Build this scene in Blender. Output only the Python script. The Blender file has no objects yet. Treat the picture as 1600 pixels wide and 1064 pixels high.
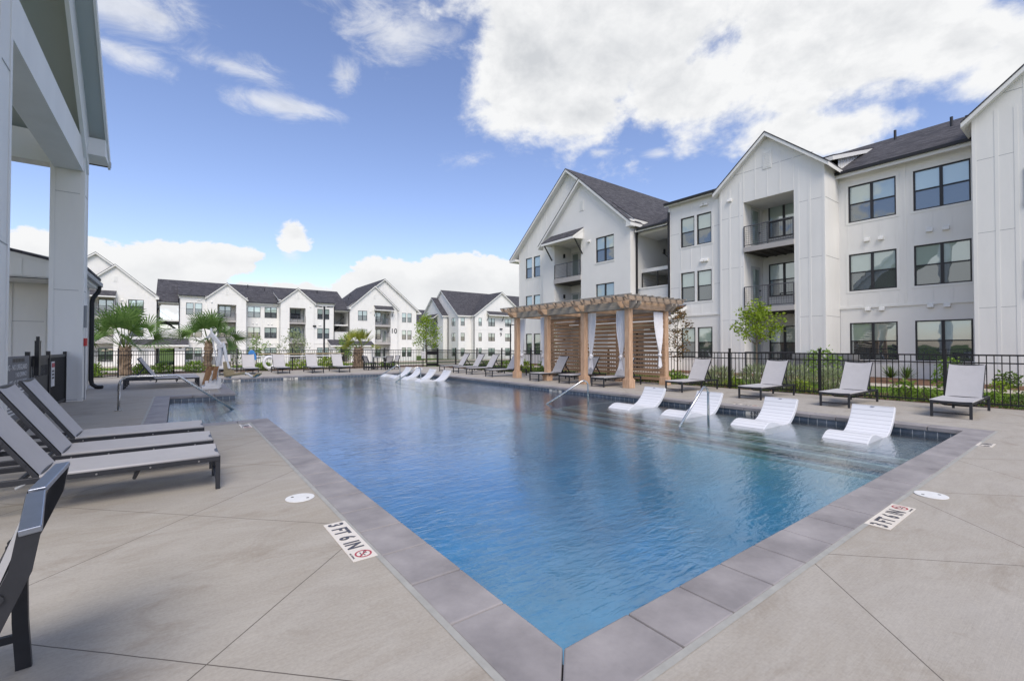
import bpy, bmesh, math, random
from mathutils import Vector, Matrix, Euler
R = math.radians
random.seed(7)
S = bpy.context.scene
COL = S.collection

# ------------------------------------------------------------------ camera
cam = bpy.data.cameras.new("camera")
cam_ob = bpy.data.objects.new("camera", cam); COL.objects.link(cam_ob)
cam.sensor_width = 36.0
cam.lens = 703.0 / 1600.0 * 36.0
cam.clip_start = 0.05; cam.clip_end = 4000
cam_ob.location = (0, 0, 1.3)
cam_ob.rotation_euler = (R(90.86), 0, R(-36.70))
S.camera = cam_ob

# ------------------------------------------------------------------ exposure
S.view_settings.view_transform = 'Standard'
S.view_settings.look = 'None'
S.view_settings.gamma = 1.0
S.view_settings.exposure = 0.6
try:
    S.cycles.use_denoising = True
    S.cycles.max_bounces = 8
    S.cycles.transparent_max_bounces = 16
    S.cycles.caustics_reflective = False
    S.cycles.caustics_refractive = False
    S.cycles.sample_clamp_indirect = 6.0
except Exception:
    pass

# ------------------------------------------------------------------ sun
SUN_AZ, SUN_EL = 203.0, 49.0          # compass-like azimuth (0 = +Y, 90 = +X), elevation
sun = bpy.data.lights.new("sun", 'SUN')
sun.energy = 1.95; sun.angle = R(32); sun.color = (1.0, 0.92, 0.80)
sun_ob = bpy.data.objects.new("sun", sun); COL.objects.link(sun_ob)
_az, _el = R(SUN_AZ), R(SUN_EL)
sd = Vector((math.sin(_az)*math.cos(_el), math.cos(_az)*math.cos(_el), math.sin(_el)))
sun_ob.rotation_euler = sd.to_track_quat('Z', 'Y').to_euler()

# ------------------------------------------------------------------ world: sky with cumulus at infinity
def build_world():
    w = bpy.data.worlds.new("World"); S.world = w; w.use_nodes = True
    nt = w.node_tree; N = nt.nodes; L = nt.links; N.clear()
    def node(t, **k):
        n = N.new(t)
        for a, b in k.items(): setattr(n, a, b)
        return n
    def mth(op, a, b=None, c=None, clamp=False):
        n = node('ShaderNodeMath', operation=op); n.use_clamp = clamp
        for i, x in enumerate((a, b, c)):
            if x is None: continue
            if isinstance(x, (int, float)): n.inputs[i].default_value = x
            else: L.new(x, n.inputs[i])
        return n.outputs[0]
    sky = node('ShaderNodeTexSky'); sky.sky_type = 'NISHITA'; sky.sun_disc = False
    sky.sun_elevation = R(SUN_EL); sky.sun_rotation = R(SUN_AZ)
    sky.air_density = 1.0; sky.dust_density = 0.6; sky.ozone_density = 2.6; sky.altitude = 50
    tc = node('ShaderNodeTexCoord')
    sep = node('ShaderNodeSeparateXYZ'); L.new(tc.outputs['Generated'], sep.inputs[0])
    x, y, z = sep.outputs
    az = mth('ARCTAN2', x, y)
    el = mth('ARCSINE', z)
    # noise coordinates: direction, stretched so that low clouds are flattened
    mp = node('ShaderNodeMapping'); L.new(tc.outputs['Generated'], mp.inputs[0]); mp.inputs['Scale'].default_value = (1, 1, 1.5)
    def noise(scale, detail, rough, dist=0.0, off=(0, 0, 0)):
        m = node('ShaderNodeMapping'); L.new(mp.outputs[0], m.inputs[0]); m.inputs['Location'].default_value = off
        n = node('ShaderNodeTexNoise'); n.inputs['Scale'].default_value = scale
        n.inputs['Detail'].default_value = detail; n.inputs['Roughness'].default_value = rough
        n.inputs['Distortion'].default_value = dist
        L.new(m.outputs[0], n.inputs['Vector'])
        return n.outputs[0]
    n1 = noise(5.0, 10, 0.62, 0.25, (1.3, 0.2, 0))
    n2 = noise(2.2, 3, 0.5, 0.0, (4.1, 2.2, 1.0))
    n3 = noise(15.0, 6, 0.6, 0.3, (0.1, 3.2, 2.0))
    # cloud masses: (azimuth, elevation, half width az, half width el, weight) in degrees
    thick = [(51.5, 43, 27.5, 20.5, 1.4), (72, 30, 13.5, 8.4, 1.3), (58, 28.6, 10, 5.2, 1.1), (38.5, 32.5, 9.5, 8.6, 1.3), (46, 27.2, 8, 4.0, 1.0), (82, 25.5, 5, 2.6, .9),
             (88, 23.5, 7, 4.0, 1.0), (73, 21.3, 6, 2.3, .85), (69, 22.5, 7, 2.6, .8),
             (-2.5, 7.4, 8, 4.0, 1.25), (3.6, 9.2, 5.0, 2.0, 1.1), (-7, 6.6, 9, 4.6, 1.3), (10, 4.8, 9, 3.2, 1.3), (21, 6.2, 7.5, 4.6, 1.35), (29.5, 7.8, 8.5, 4.9, 1.35),
             (38, 6, 7, 4.8, 1.2), (10.7, 12.6, 2.1, 1.8, .75),
             (120, 40, 26, 16, .9), (170, 28, 30, 9, .9), (-60, 20, 24, 9, .95), (-110, 34, 26, 12, .95), (-150, 55, 40, 16, .85), (110, 14, 24, 5, .9), (-85, 9, 40, 5, .9), (60, 62, 40, 12, .8)]
    thin = [(22, 34.5, 7.5, 4.0, 1.0), (11, 37.5, 8, 3.0, .8), (9.5, 25.6, 7.0, 1.5, .95), (4.5, 28.0, 6, 1.5, .7), (-4, 30, 6.5, 3.2, .95), (-4.0, 26.3, 4.5, 1.4, .8), (16, 29.5, 2.0, 2.2, .8),
            (48, 23, 2.0, .9, .8), (55, 22.3, 2.4, .7, .7), (10.3, 10.6, 1.6, 1.6, .6), (-30, 48, 16, 7, .7), (31, 23, 3, 1.2, .35)]
    def field_of(blobs):
        field = None
        for a, e, sa, se, wt in blobs:
            dx = mth('SUBTRACT', az, R(a)); dx = mth('WRAP', dx, math.pi, -math.pi)
            dx = mth('MULTIPLY', dx, 1.0/R(sa)); dy = mth('MULTIPLY_ADD', el, 1.0/R(se), -e/se)
            q = mth('SQRT', mth('ADD', mth('MULTIPLY', dx, dx), mth('MULTIPLY', dy, dy)))
            v = mth('MAXIMUM', mth('MULTIPLY_ADD', q, -wt, wt), -0.9)
            field = v if field is None else mth('SMOOTH_MAX', field, v, 0.12)
        return field
    field = field_of(thick); fthin = field_of(thin)
    n4 = noise(40.0, 4, 0.6, 0.2, (2.1, .4, 1.1))
    pf = node('ShaderNodeMapRange'); L.new(el, pf.inputs[0]); pf.inputs[1].default_value = R(10); pf.inputs[2].default_value = R(20); pf.inputs[3].default_value = 1.25; pf.inputs[4].default_value = .62
    puff = pf.outputs[0]
    def density(nA, nB, nC):
        d = mth('ADD', field, mth('MULTIPLY_ADD', nA, 1.75, -0.875))
        d = mth('ADD', d, mth('MULTIPLY', mth('ADD', nB, -0.5), puff))
        return mth('ADD', d, mth('MULTIPLY_ADD', nC, 0.22, -0.11))
    dens = density(n1, n3, n4)
    mr = node('ShaderNodeMapRange'); mr.interpolation_type = 'SMOOTHSTEP'
    wd = node('ShaderNodeMapRange'); L.new(el, wd.inputs[0]); wd.inputs[1].default_value = R(10); wd.inputs[2].default_value = R(22); wd.inputs[3].default_value = .16; wd.inputs[4].default_value = .5
    L.new(dens, mr.inputs[0]); mr.inputs[1].default_value = 0.02; L.new(wd.outputs[0], mr.inputs[2])
    # thin wisps: streaky and half transparent
    ws = node('ShaderNodeMapping'); L.new(tc.outputs['Generated'], ws.inputs[0]); ws.inputs['Scale'].default_value = (1, 1, 2.3); ws.inputs['Rotation'].default_value = (0.35, 0.2, 0)
    wn = node('ShaderNodeTexNoise'); wn.inputs['Scale'].default_value = 9; wn.inputs['Detail'].default_value = 9; wn.inputs['Roughness'].default_value = .68; wn.inputs['Distortion'].default_value = .6; L.new(ws.outputs[0], wn.inputs['Vector'])
    dt = mth('ADD', fthin, mth('MULTIPLY_ADD', wn.outputs[0], 2.2, -1.1))
    mt = node('ShaderNodeMapRange'); mt.interpolation_type = 'SMOOTHSTEP'; L.new(dt, mt.inputs[0]); mt.inputs[1].default_value = -0.05; mt.inputs[2].default_value = 1.0; mt.inputs[4].default_value = .72
    alpha = mth('MAXIMUM', mr.outputs[0], mt.outputs[0])
    hz = node('ShaderNodeMapRange'); L.new(el, hz.inputs[0]); hz.inputs[1].default_value = R(-1); hz.inputs[2].default_value = R(2.0)
    alpha = mth('MULTIPLY', alpha, mth('MULTIPLY_ADD', hz.outputs[0], 0.5, 0.5))
    # cloud relief: compare with the density a little higher up (towards the light)
    n1b = noise(5.0, 10, 0.62, 0.25, (1.3, 0.2, 0.045)); n3b = noise(15.0, 6, 0.6, 0.3, (0.1, 3.2, 2.02))
    rel = mth('ADD', mth('SUBTRACT', n1, n1b), mth('MULTIPLY', mth('SUBTRACT', n3, n3b), .5))
    core = node('ShaderNodeMapRange'); L.new(dens, core.inputs[0]); core.inputs[1].default_value = 0.35; core.inputs[2].default_value = 1.3
    shd = mth('MULTIPLY', core.outputs[0], mth('MULTIPLY_ADD', n2, 2.4, -0.55, clamp=True))
    shd = mth('ADD', shd, mth('MULTIPLY', rel, -2.4), clamp=True)
    sf = node('ShaderNodeMapRange'); L.new(el, sf.inputs[0]); sf.inputs[1].default_value = R(7); sf.inputs[2].default_value = R(16); sf.inputs[3].default_value = .45; sf.inputs[4].default_value = 1.0
    shd = mth('MULTIPLY', shd, sf.outputs[0])
    # broad grey bases of the low banks
    lowb = node('ShaderNodeMapRange'); L.new(el, lowb.inputs[0]); lowb.inputs[1].default_value = R(9.5); lowb.inputs[2].default_value = R(4.5); lowb.inputs[4].default_value = .42
    shd = mth('ADD', shd, mth('MULTIPLY', lowb.outputs[0], n3), clamp=True)
    ramp = node('ShaderNodeMixRGB'); L.new(shd, ramp.inputs[0])
    ramp.inputs[1].default_value = (4.75, 4.78, 4.82, 1); ramp.inputs[2].default_value = (3.25, 3.36, 3.52, 1)
    # sky tint correction
    tint = node('ShaderNodeMixRGB'); tint.blend_type = 'MULTIPLY'; tint.inputs[0].default_value = 1.0
    L.new(sky.outputs[0], tint.inputs[1]); tint.inputs[2].default_value = SKY_TINT
    mix = node('ShaderNodeMixRGB'); L.new(alpha, mix.inputs[0]); L.new(tint.outputs[0], mix.inputs[1]); L.new(ramp.outputs[0], mix.inputs[2])
    bg = node('ShaderNodeBackground'); bg.inputs[1].default_value = 0.13
    L.new(mix.outputs[0], bg.inputs[0])
    out = node('ShaderNodeOutputWorld'); L.new(bg.outputs[0], out.inputs[0])
SKY_TINT = (1.08, .96, 1.03, 1)
build_world()

# ------------------------------------------------------------------ materials
def lin(h):
    h = h.lstrip('#'); o = []
    for i in (0, 2, 4):
        c = int(h[i:i+2], 16)/255
        o.append(c/12.92 if c <= 0.04045 else ((c+0.055)/1.055)**2.4)
    return o
def mat(name, col, rough=0.6, metal=0.0, var=0.0, vscale=3.0, bump=0.0, bscale=40.0, stretch=(1, 1, 1), spec=0.5, coords='Object', col2=None, detail=6):
    m = bpy.data.materials.new(name); m.use_nodes = True
    nt = m.node_tree; N = nt.nodes; L = nt.links
    b = N['Principled BSDF']
    b.inputs['Roughness'].default_value = rough; b.inputs['Metallic'].default_value = metal
    b.inputs['Specular IOR Level'].default_value = spec
    if isinstance(col, str): col = lin(col)
    if isinstance(col2, str): col2 = lin(col2)
    b.inputs['Base Color'].default_value = (*col, 1)
    tc = N.new('ShaderNodeTexCoord'); mp = N.new('ShaderNodeMapping'); mp.inputs['Scale'].default_value = stretch
    L.new(tc.outputs[coords], mp.inputs[0])
    if var > 0 or col2:
        n = N.new('ShaderNodeTexNoise'); n.inputs['Scale'].default_value = vscale; n.inputs['Detail'].default_value = detail; n.inputs['Roughness'].default_value = 0.62
        L.new(mp.outputs[0], n.inputs['Vector'])
        mr = N.new('ShaderNodeMapRange'); L.new(n.outputs[0], mr.inputs[0]); mr.inputs[1].default_value = 0.3; mr.inputs[2].default_value = 0.7
        mx = N.new('ShaderNodeMixRGB'); L.new(mr.outputs[0], mx.inputs[0])
        c1 = [max(0, c*(1-var)) for c in col]; c2 = col2 if col2 else [min(1, c*(1+var)) for c in col]
        mx.inputs[1].default_value = (*c1, 1); mx.inputs[2].default_value = (*c2, 1)
        L.new(mx.outputs[0], b.inputs['Base Color'])
    if bump > 0:
        n = N.new('ShaderNodeTexNoise'); n.inputs['Scale'].default_value = bscale; n.inputs['Detail'].default_value = 4
        L.new(mp.outputs[0], n.inputs['Vector'])
        bp = N.new('ShaderNodeBump'); bp.inputs['Strength'].default_value = bump; bp.inputs['Distance'].default_value = 0.01
        L.new(n.outputs[0], bp.inputs['Height']); L.new(bp.outputs[0], b.inputs['Normal'])
    return m
M = {}
M['board'] = mat('white_board_siding', (.79, .78, .75), 0.55, var=.045, vscale=1.3, stretch=(1, 1, .22), bump=.08, bscale=60)
M['trim'] = mat('white_trim_paint', (.78, .775, .745), 0.5, var=.03, vscale=.8)
M['soffit'] = mat('cream_soffit_paint', (.62, .60, .53), 0.6, var=.04, vscale=.7)
M['brick'] = mat('white_painted_brick', (.79, .78, .75), 0.6, var=.03, vscale=.8)
def add_brick(m, bw, bh, axis_sum=True, strength=.35):
    nt = m.node_tree; N = nt.nodes; L = nt.links; b = N['Principled BSDF']
    tc = N.new('ShaderNodeTexCoord'); sp = N.new('ShaderNodeSeparateXYZ'); L.new(tc.outputs['Object'], sp.inputs[0])
    ad = N.new('ShaderNodeMath'); L.new(sp.outputs[0], ad.inputs[0]); L.new(sp.outputs[1], ad.inputs[1])
    cb = N.new('ShaderNodeCombineXYZ'); L.new(ad.outputs[0], cb.inputs[0]); L.new(sp.outputs[2], cb.inputs[1])
    br = N.new('ShaderNodeTexBrick'); L.new(cb.outputs[0], br.inputs['Vector'])
    br.inputs['Scale'].default_value = 1.0; br.inputs['Brick Width'].default_value = bw; br.inputs['Row Height'].default_value = bh
    br.inputs['Mortar Size'].default_value = .006; br.inputs['Mortar Smooth'].default_value = .4
    bp = N.new('ShaderNodeBump'); bp.invert = True; bp.inputs['Strength'].default_value = strength; bp.inputs['Distance'].default_value = .01
    L.new(br.outputs['Fac'], bp.inputs['Height']); L.new(bp.outputs[0], b.inputs['Normal'])
add_brick(M['brick'], .21, .072)
M['lap'] = mat('white_lap_siding', (.76, .75, .715), 0.55)
add_brick(M['lap'], 60.0, .16, strength=.7)
def shingle():
    m = mat('charcoal_shingles', (.06, .06, .068), .9, spec=.2)
    nt = m.node_tree; N = nt.nodes; L = nt.links; b = N['Principled BSDF']
    tc = N.new('ShaderNodeTexCoord'); sp = N.new('ShaderNodeSeparateXYZ'); L.new(tc.outputs['Object'], sp.inputs[0])
    # courses run level: rows from height, tabs from the sum of the plan axes
    ad = N.new('ShaderNodeMath'); L.new(sp.outputs[0], ad.inputs[0]); L.new(sp.outputs[1], ad.inputs[1])
    cb = N.new('ShaderNodeCombineXYZ'); L.new(ad.outputs[0], cb.inputs[0]); L.new(sp.outputs[2], cb.inputs[1])
    br = N.new('ShaderNodeTexBrick'); L.new(cb.outputs[0], br.inputs['Vector']); br.inputs['Scale'].default_value = 1
    br.inputs['Brick Width'].default_value = .34; br.inputs['Row Height'].default_value = .085; br.inputs['Mortar Size'].default_value = .006
    br.inputs['Color1'].default_value = (.050, .050, .058, 1); br.inputs['Color2'].default_value = (.105, .102, .112, 1); br.inputs['Mortar'].default_value = (.03, .03, .034, 1)
    n = N.new('ShaderNodeTexNoise'); n.inputs['Scale'].default_value = 5; n.inputs['Detail'].default_value = 8; n.inputs['Roughness'].default_value = .75; L.new(tc.outputs['Object'], n.inputs['Vector'])
    mr = N.new('ShaderNodeMapRange'); L.new(n.outputs[0], mr.inputs[0]); mr.inputs[1].default_value = .3; mr.inputs[2].default_value = .7; mr.inputs[3].default_value = .65; mr.inputs[4].default_value = 1.35
    mx = N.new('ShaderNodeMixRGB'); mx.blend_type = 'MULTIPLY'; mx.inputs[0].default_value = 1; L.new(br.outputs[0], mx.inputs[1]); L.new(mr.outputs[0], mx.inputs[2])
    L.new(mx.outputs[0], b.inputs['Base Color'])
    return m
M['roof'] = shingle()
M['dark'] = mat('dark_bronze_metal', (.022, .023, .027), .45, .3, var=.15, vscale=9)
M['rail'] = mat('grey_railing_metal', (.085, .085, .095), .5, .3)
M['wframe'] = mat('black_window_frame', (.022, .022, .026), .45)
M['slab'] = mat('greige_slab_edge', (.42, .40, .385), .7, var=.05)
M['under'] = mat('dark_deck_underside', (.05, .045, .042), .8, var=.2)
M['door'] = mat('pale_door_paint', (.52, .53, .52), .5)
M['flash'] = mat('grey_joint_flashing', (.40, .40, .40), .6)
def glass(name, c, refl=1.0):
    m = bpy.data.materials.new(name); m.use_nodes = True
    nt = m.node_tree; N = nt.nodes; L = nt.links
    b = N['Principled BSDF']; b.inputs['Base Color'].default_value = (*c, 1); b.inputs['Roughness'].default_value = .7; b.inputs['Specular IOR Level'].default_value = 0
    oi = N.new('ShaderNodeObjectInfo'); rr_ = N.new('ShaderNodeMapRange'); L.new(oi.outputs['Random'], rr_.inputs[0]); rr_.inputs[3].default_value = .55; rr_.inputs[4].default_value = 1.2
    cm = N.new('ShaderNodeMixRGB'); cm.blend_type = 'MULTIPLY'; cm.inputs[0].default_value = 1; cm.inputs[1].default_value = (*c, 1); L.new(rr_.outputs[0], cm.inputs[2]); L.new(cm.outputs[0], b.inputs['Base Color'])
    tc = N.new('ShaderNodeTexCoord')
    n = N.new('ShaderNodeTexNoise'); n.inputs['Scale'].default_value = .9; n.inputs['Detail'].default_value = 2; L.new(tc.outputs['Object'], n.inputs['Vector'])
    bp = N.new('ShaderNodeBump'); bp.inputs['Strength'].default_value = .25; bp.inputs['Distance'].default_value = .02; L.new(n.outputs[0], bp.inputs['Height'])
    g = N.new('ShaderNodeBsdfGlossy'); g.inputs['Roughness'].default_value = .015; g.inputs['Color'].default_value = (.9, .96, .97, 1); L.new(bp.outputs[0], g.inputs['Normal'])
    lw = N.new('ShaderNodeFresnel'); lw.inputs[0].default_value = 1.75
    ml = N.new('ShaderNodeMath'); ml.operation = 'MULTIPLY_ADD'; L.new(lw.outputs[0], ml.inputs[0]); ml.inputs[1].default_value = refl; ml.inputs[2].default_value = .07*refl; ml.use_clamp = True
    mx = N.new('ShaderNodeMixShader'); L.new(ml.outputs[0], mx.inputs[0]); L.new(b.outputs[0], mx.inputs[1]); L.new(g.outputs[0], mx.inputs[2])
    L.new(mx.outputs[0], N['Material Output'].inputs[0])
    return m
M['pane_up'] = glass('upper_pane_blinds', (.42, .52, .475), 1.9)
M['pane_lo'] = glass('lower_pane_screen', (.075, .085, .09), 1.5)
M['pane_grn'] = glass('door_pane', (.26, .31, .28), .9)
M['black'] = mat('black_fence_powdercoat', (.012, .012, .014), .42, .1, var=.2, vscale=8)
M['charcoal'] = mat('charcoal_aluminium', (.035, .037, .044), .38, .35, var=.12, vscale=14, bump=.03, bscale=200)
M['rail_sheen'] = mat('sky_sheen_metal', (.33, .36, .43), .33, 1.0, var=.05, vscale=20)  # pale blue base colour carries the sky's sheen on the dark chair's top rail
M['screw'] = mat('steel_screw', (.45, .45, .46), .3, 1)
M['steel'] = mat('brushed_steel', (.56, .555, .54), .24, 1, var=.06, vscale=30)
def sling():
    m = mat('grey_mesh_sling', (.45, .44, .445), .75, var=.04, vscale=6)
    nt = m.node_tree; N = nt.nodes; L = nt.links; b = N['Principled BSDF']
    tc = N.new('ShaderNodeTexCoord')
    ws = []
    for d in ('X', 'Y'):
        w = N.new('ShaderNodeTexWave'); w.bands_direction = d; w.inputs['Scale'].default_value = 90; L.new(tc.outputs['Object'], w.inputs[0]); ws.append(w)
    mx = N.new('ShaderNodeMath'); mx.operation = 'ADD'; L.new(ws[0].outputs[1], mx.inputs[0]); L.new(ws[1].outputs[1], mx.inputs[1])
    bp = N.new('ShaderNodeBump'); bp.inputs['Strength'].default_value = .25; bp.inputs['Distance'].default_value = .002; L.new(mx.outputs[0], bp.inputs['Height']); L.new(bp.outputs[0], b.inputs['Normal'])
    return m
M['sling'] = sling()
M['poly'] = mat('white_moulded_plastic', (.70, .71, .74), .38, var=.02, vscale=5)
M['groove'] = mat('grey_groove_line', (.42, .43, .46), .6)
M['logo'] = mat('grey_emblem', (.35, .36, .39), .5)
def wood(name, a, b2, st=(6, 6, .7), rough=.75):
    m = mat(name, a, rough, col2=b2, vscale=3.2, stretch=st, bump=.22, bscale=9, detail=9)
    return m
M['cedar_v'] = wood('cedar_upright', '#a68368', '#d6b698', (9, 9, .8))
M['cedar_x'] = wood('cedar_along_x', '#a58a70', '#ccb097', (.8, 9, 9))
M['cedar_y'] = wood('cedar_along_y', '#866a50', '#b8977a', (9, .8, 9))
M['weathered_y'] = wood('weathered_timber_y', '#7f7a74', '#aca294', (7, .7, 7))
M['weathered_x'] = wood('weathered_timber_x', '#85786b', '#b39d88', (.7, 7, 7))
M['curtain'] = mat('white_sheer_fabric', (.76, .76, .79), .85, bump=.05, bscale=120)
M['tile_w'] = mat('white_marker_tile', (.74, .68, .60), .35, var=.05, vscale=12)
M['ink'] = mat('charcoal_marker_ink', (.06, .06, .075), .5)
M['red'] = mat('red_marker_ink', (.42, .04, .06), .5)
M['lid'] = mat('white_skimmer_lid', (.74, .74, .73), .5, var=.05, vscale=10)
M['tan'] = mat('tan_lift_cushion', (.36, .29, .17), .7, var=.12, vscale=9)
M['brown'] = mat('brown_cloth', (.33, .19, .10), .9, var=.2, vscale=8)
M['white'] = mat('white_painted_metal', (.72, .72, .73), .35, var=.03)
M['blue'] = mat('blue_plastic', (.05, .22, .55), .4, var=.1)
M['alarm'] = mat('red_alarm_plastic', (.55, .03, .03), .4)
M['grey'] = mat('grey_enclosure', (.28, .29, .30), .5)
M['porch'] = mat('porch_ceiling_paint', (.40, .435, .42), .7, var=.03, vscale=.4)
M['ac'] = mat('grey_condenser', (.20, .205, .21), .6, var=.1)
M['sign_grey'] = mat('grey_sign_face', (.16, .16, .17), .6)
# ------------------------------------------------------------------ setting materials
def concrete():
    m = bpy.data.materials.new('broom_concrete'); m.use_nodes = True
    nt = m.node_tree; N = nt.nodes; L = nt.links; b = N['Principled BSDF']; b.inputs['Roughness'].default_value = .78; b.inputs['Specular IOR Level'].default_value = .3
    tc = N.new('ShaderNodeTexCoord')
    def noise(s, d, r, st=(1, 1, 1), rot=0, dist=0):
        mp = N.new('ShaderNodeMapping'); mp.inputs['Scale'].default_value = st; mp.inputs['Rotation'].default_value = (0, 0, rot); L.new(tc.outputs['Object'], mp.inputs[0])
        n = N.new('ShaderNodeTexNoise'); n.inputs['Scale'].default_value = s; n.inputs['Detail'].default_value = d; n.inputs['Roughness'].default_value = r; n.inputs['Distortion'].default_value = dist
        L.new(mp.outputs[0], n.inputs['Vector']); return n.outputs[0]
    def rng(v, a, b_, c=0, d=1):
        mr = N.new('ShaderNodeMapRange'); L.new(v, mr.inputs[0])
        for i, q in enumerate((a, b_, c, d)): mr.inputs[i+1].default_value = q
        return mr.outputs[0]
    def mixc(f, a, b_, blend='MIX'):
        x = N.new('ShaderNodeMixRGB'); x.blend_type = blend
        for i, q in enumerate((f, a, b_)):
            if isinstance(q, (int, float)): x.inputs[i].default_value = q
            elif isinstance(q, tuple): x.inputs[i].default_value = (*q, 1)
            else: L.new(q, x.inputs[i])
        return x.outputs[0]
    big = noise(.55, 5, .6, dist=.6); med = noise(1.6, 8, .68, (1, 2.6, 1), R(40), 1.2); fine = noise(60, 4, .7); broom = noise(30, 3, .6, (.25, 9, 1), R(37))
    c = mixc(rng(big, .35, .65), (.36, .322, .27), (.39, .362, .325))
    c = mixc(rng(med, .40, .72), c, (.43, .40, .357))
    c = mixc(rng(noise(.9, 6, .65, (1, 2, 1), R(60), 1.5), .55, .75), c, (.295, .255, .21))
    c = mixc(rng(noise(5.0, 5, .7, (1, 3.5, 1), R(37), 1.0), .6, .8, 0, .45), c, (.29, .27, .245))
    c = mixc(1.0, c, rng(fine, .3, .7, .90, 1.08), 'MULTIPLY')
    c = mixc(1.0, c, rng(broom, .3, .7, .93, 1.06), 'MULTIPLY')
    # saw-cut control joints on a diamond grid
    sp = N.new('ShaderNodeSeparateXYZ'); L.new(tc.outputs['Object'], sp.inputs[0])
    def M_(op, a, b_=None, c_=None):
        n = N.new('ShaderNodeMath'); n.operation = op
        for i, q in enumerate((a, b_, c_)):
            if q is None: continue
            if isinstance(q, (int, float)): n.inputs[i].default_value = q
            else: L.new(q, n.inputs[i])
        return n.outputs[0]
    wob = M_('MULTIPLY_ADD', noise(3, 2, .5), .012, -.006)
    def joint(v, off, sp_):
        a = M_('ADD', M_('ADD', v, -off), wob)
        p = M_('PINGPONG', a, sp_/2)
        return M_('LESS_THAN', p, .0042)
    d1 = joint(M_('SUBTRACT', sp.outputs[1], sp.outputs[0]), .07, 2.065)
    d2 = joint(M_('ADD', sp.outputs[0], sp.outputs[1]), .31, 2.045)
    j = M_('MAXIMUM', d1, d2)
    c = mixc(j, c, (.13, .115, .10))
    L.new(c, b.inputs['Base Color'])
    h = M_('ADD', M_('MULTIPLY', fine, .4), M_('MULTIPLY', broom, .8))
    h = M_('SUBTRACT', h, M_('MULTIPLY', j, 2.0))
    bp = N.new('ShaderNodeBump'); bp.inputs['Strength'].default_value = .25; bp.inputs['Distance'].default_value = .004; L.new(h, bp.inputs['Height']); L.new(bp.outputs[0], b.inputs['Normal'])
    return m
M['deck'] = concrete()
M['coping'] = mat('violet_grey_cast_stone', (.245, .228, .232), .62, var=.16, vscale=2.4, bump=.12, bscale=45, detail=9, col2=(.36, .335, .335))
M['caulk'] = mat('pale_sealant', (.36, .355, .33), .6, var=.12, vscale=9, bump=.2, bscale=30)
M['gravel_joint'] = mat('dark_joint_gap', (.06, .058, .055), .9)
def band():
    m = mat('slate_blue_waterline_tile', (.10, .125, .165), .22, var=.3, vscale=6)
    nt = m.node_tree; N = nt.nodes; L = nt.links; b = N['Principled BSDF']
    tc = N.new('ShaderNodeTexCoord'); sp = N.new('ShaderNodeSeparateXYZ'); L.new(tc.outputs['Object'], sp.inputs[0])
    ad = N.new('ShaderNodeMath'); L.new(sp.outputs[0], ad.inputs[0]); L.new(sp.outputs[1], ad.inputs[1])
    cb = N.new('ShaderNodeCombineXYZ'); L.new(ad.outputs[0], cb.inputs[0]); L.new(sp.outputs[2], cb.inputs[1])
    mp = N.new('ShaderNodeMapping'); mp.inputs['Location'].default_value = (0, .07, 0); L.new(cb.outputs[0], mp.inputs[0])
    br = N.new('ShaderNodeTexBrick'); L.new(mp.outputs[0], br.inputs['Vector']); br.inputs['Scale'].default_value = 1; br.offset = 0
    br.inputs['Brick Width'].default_value = .155; br.inputs['Row Height'].default_value = .155; br.inputs['Mortar Size'].default_value = .006; br.inputs['Mortar Smooth'].default_value = .1
    src = b.inputs['Base Color'].links[0].from_socket
    mx = N.new('ShaderNodeMixRGB'); L.new(br.outputs['Fac'], mx.inputs[0]); L.new(src, mx.inputs[1]); mx.inputs[2].default_value = (.42, .43, .44, 1); L.new(mx.outputs[0], b.inputs['Base Color'])
    return m
M['band'] = band()
M['plaster'] = mat('pebble_pool_plaster', (.58, .75, .80), .7, var=.16, vscale=1.6, bump=.1, bscale=60, detail=9)
M['shelf'] = mat('slate_blue_shelf_plaster', (.17, .29, .38), .7, var=.25, vscale=2.5, bump=.1, bscale=60, detail=9)
M['nosing'] = mat('pale_step_edge_tile', (.86, .90, .86), .5, var=.12, vscale=20)
WAVE = .019
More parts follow.
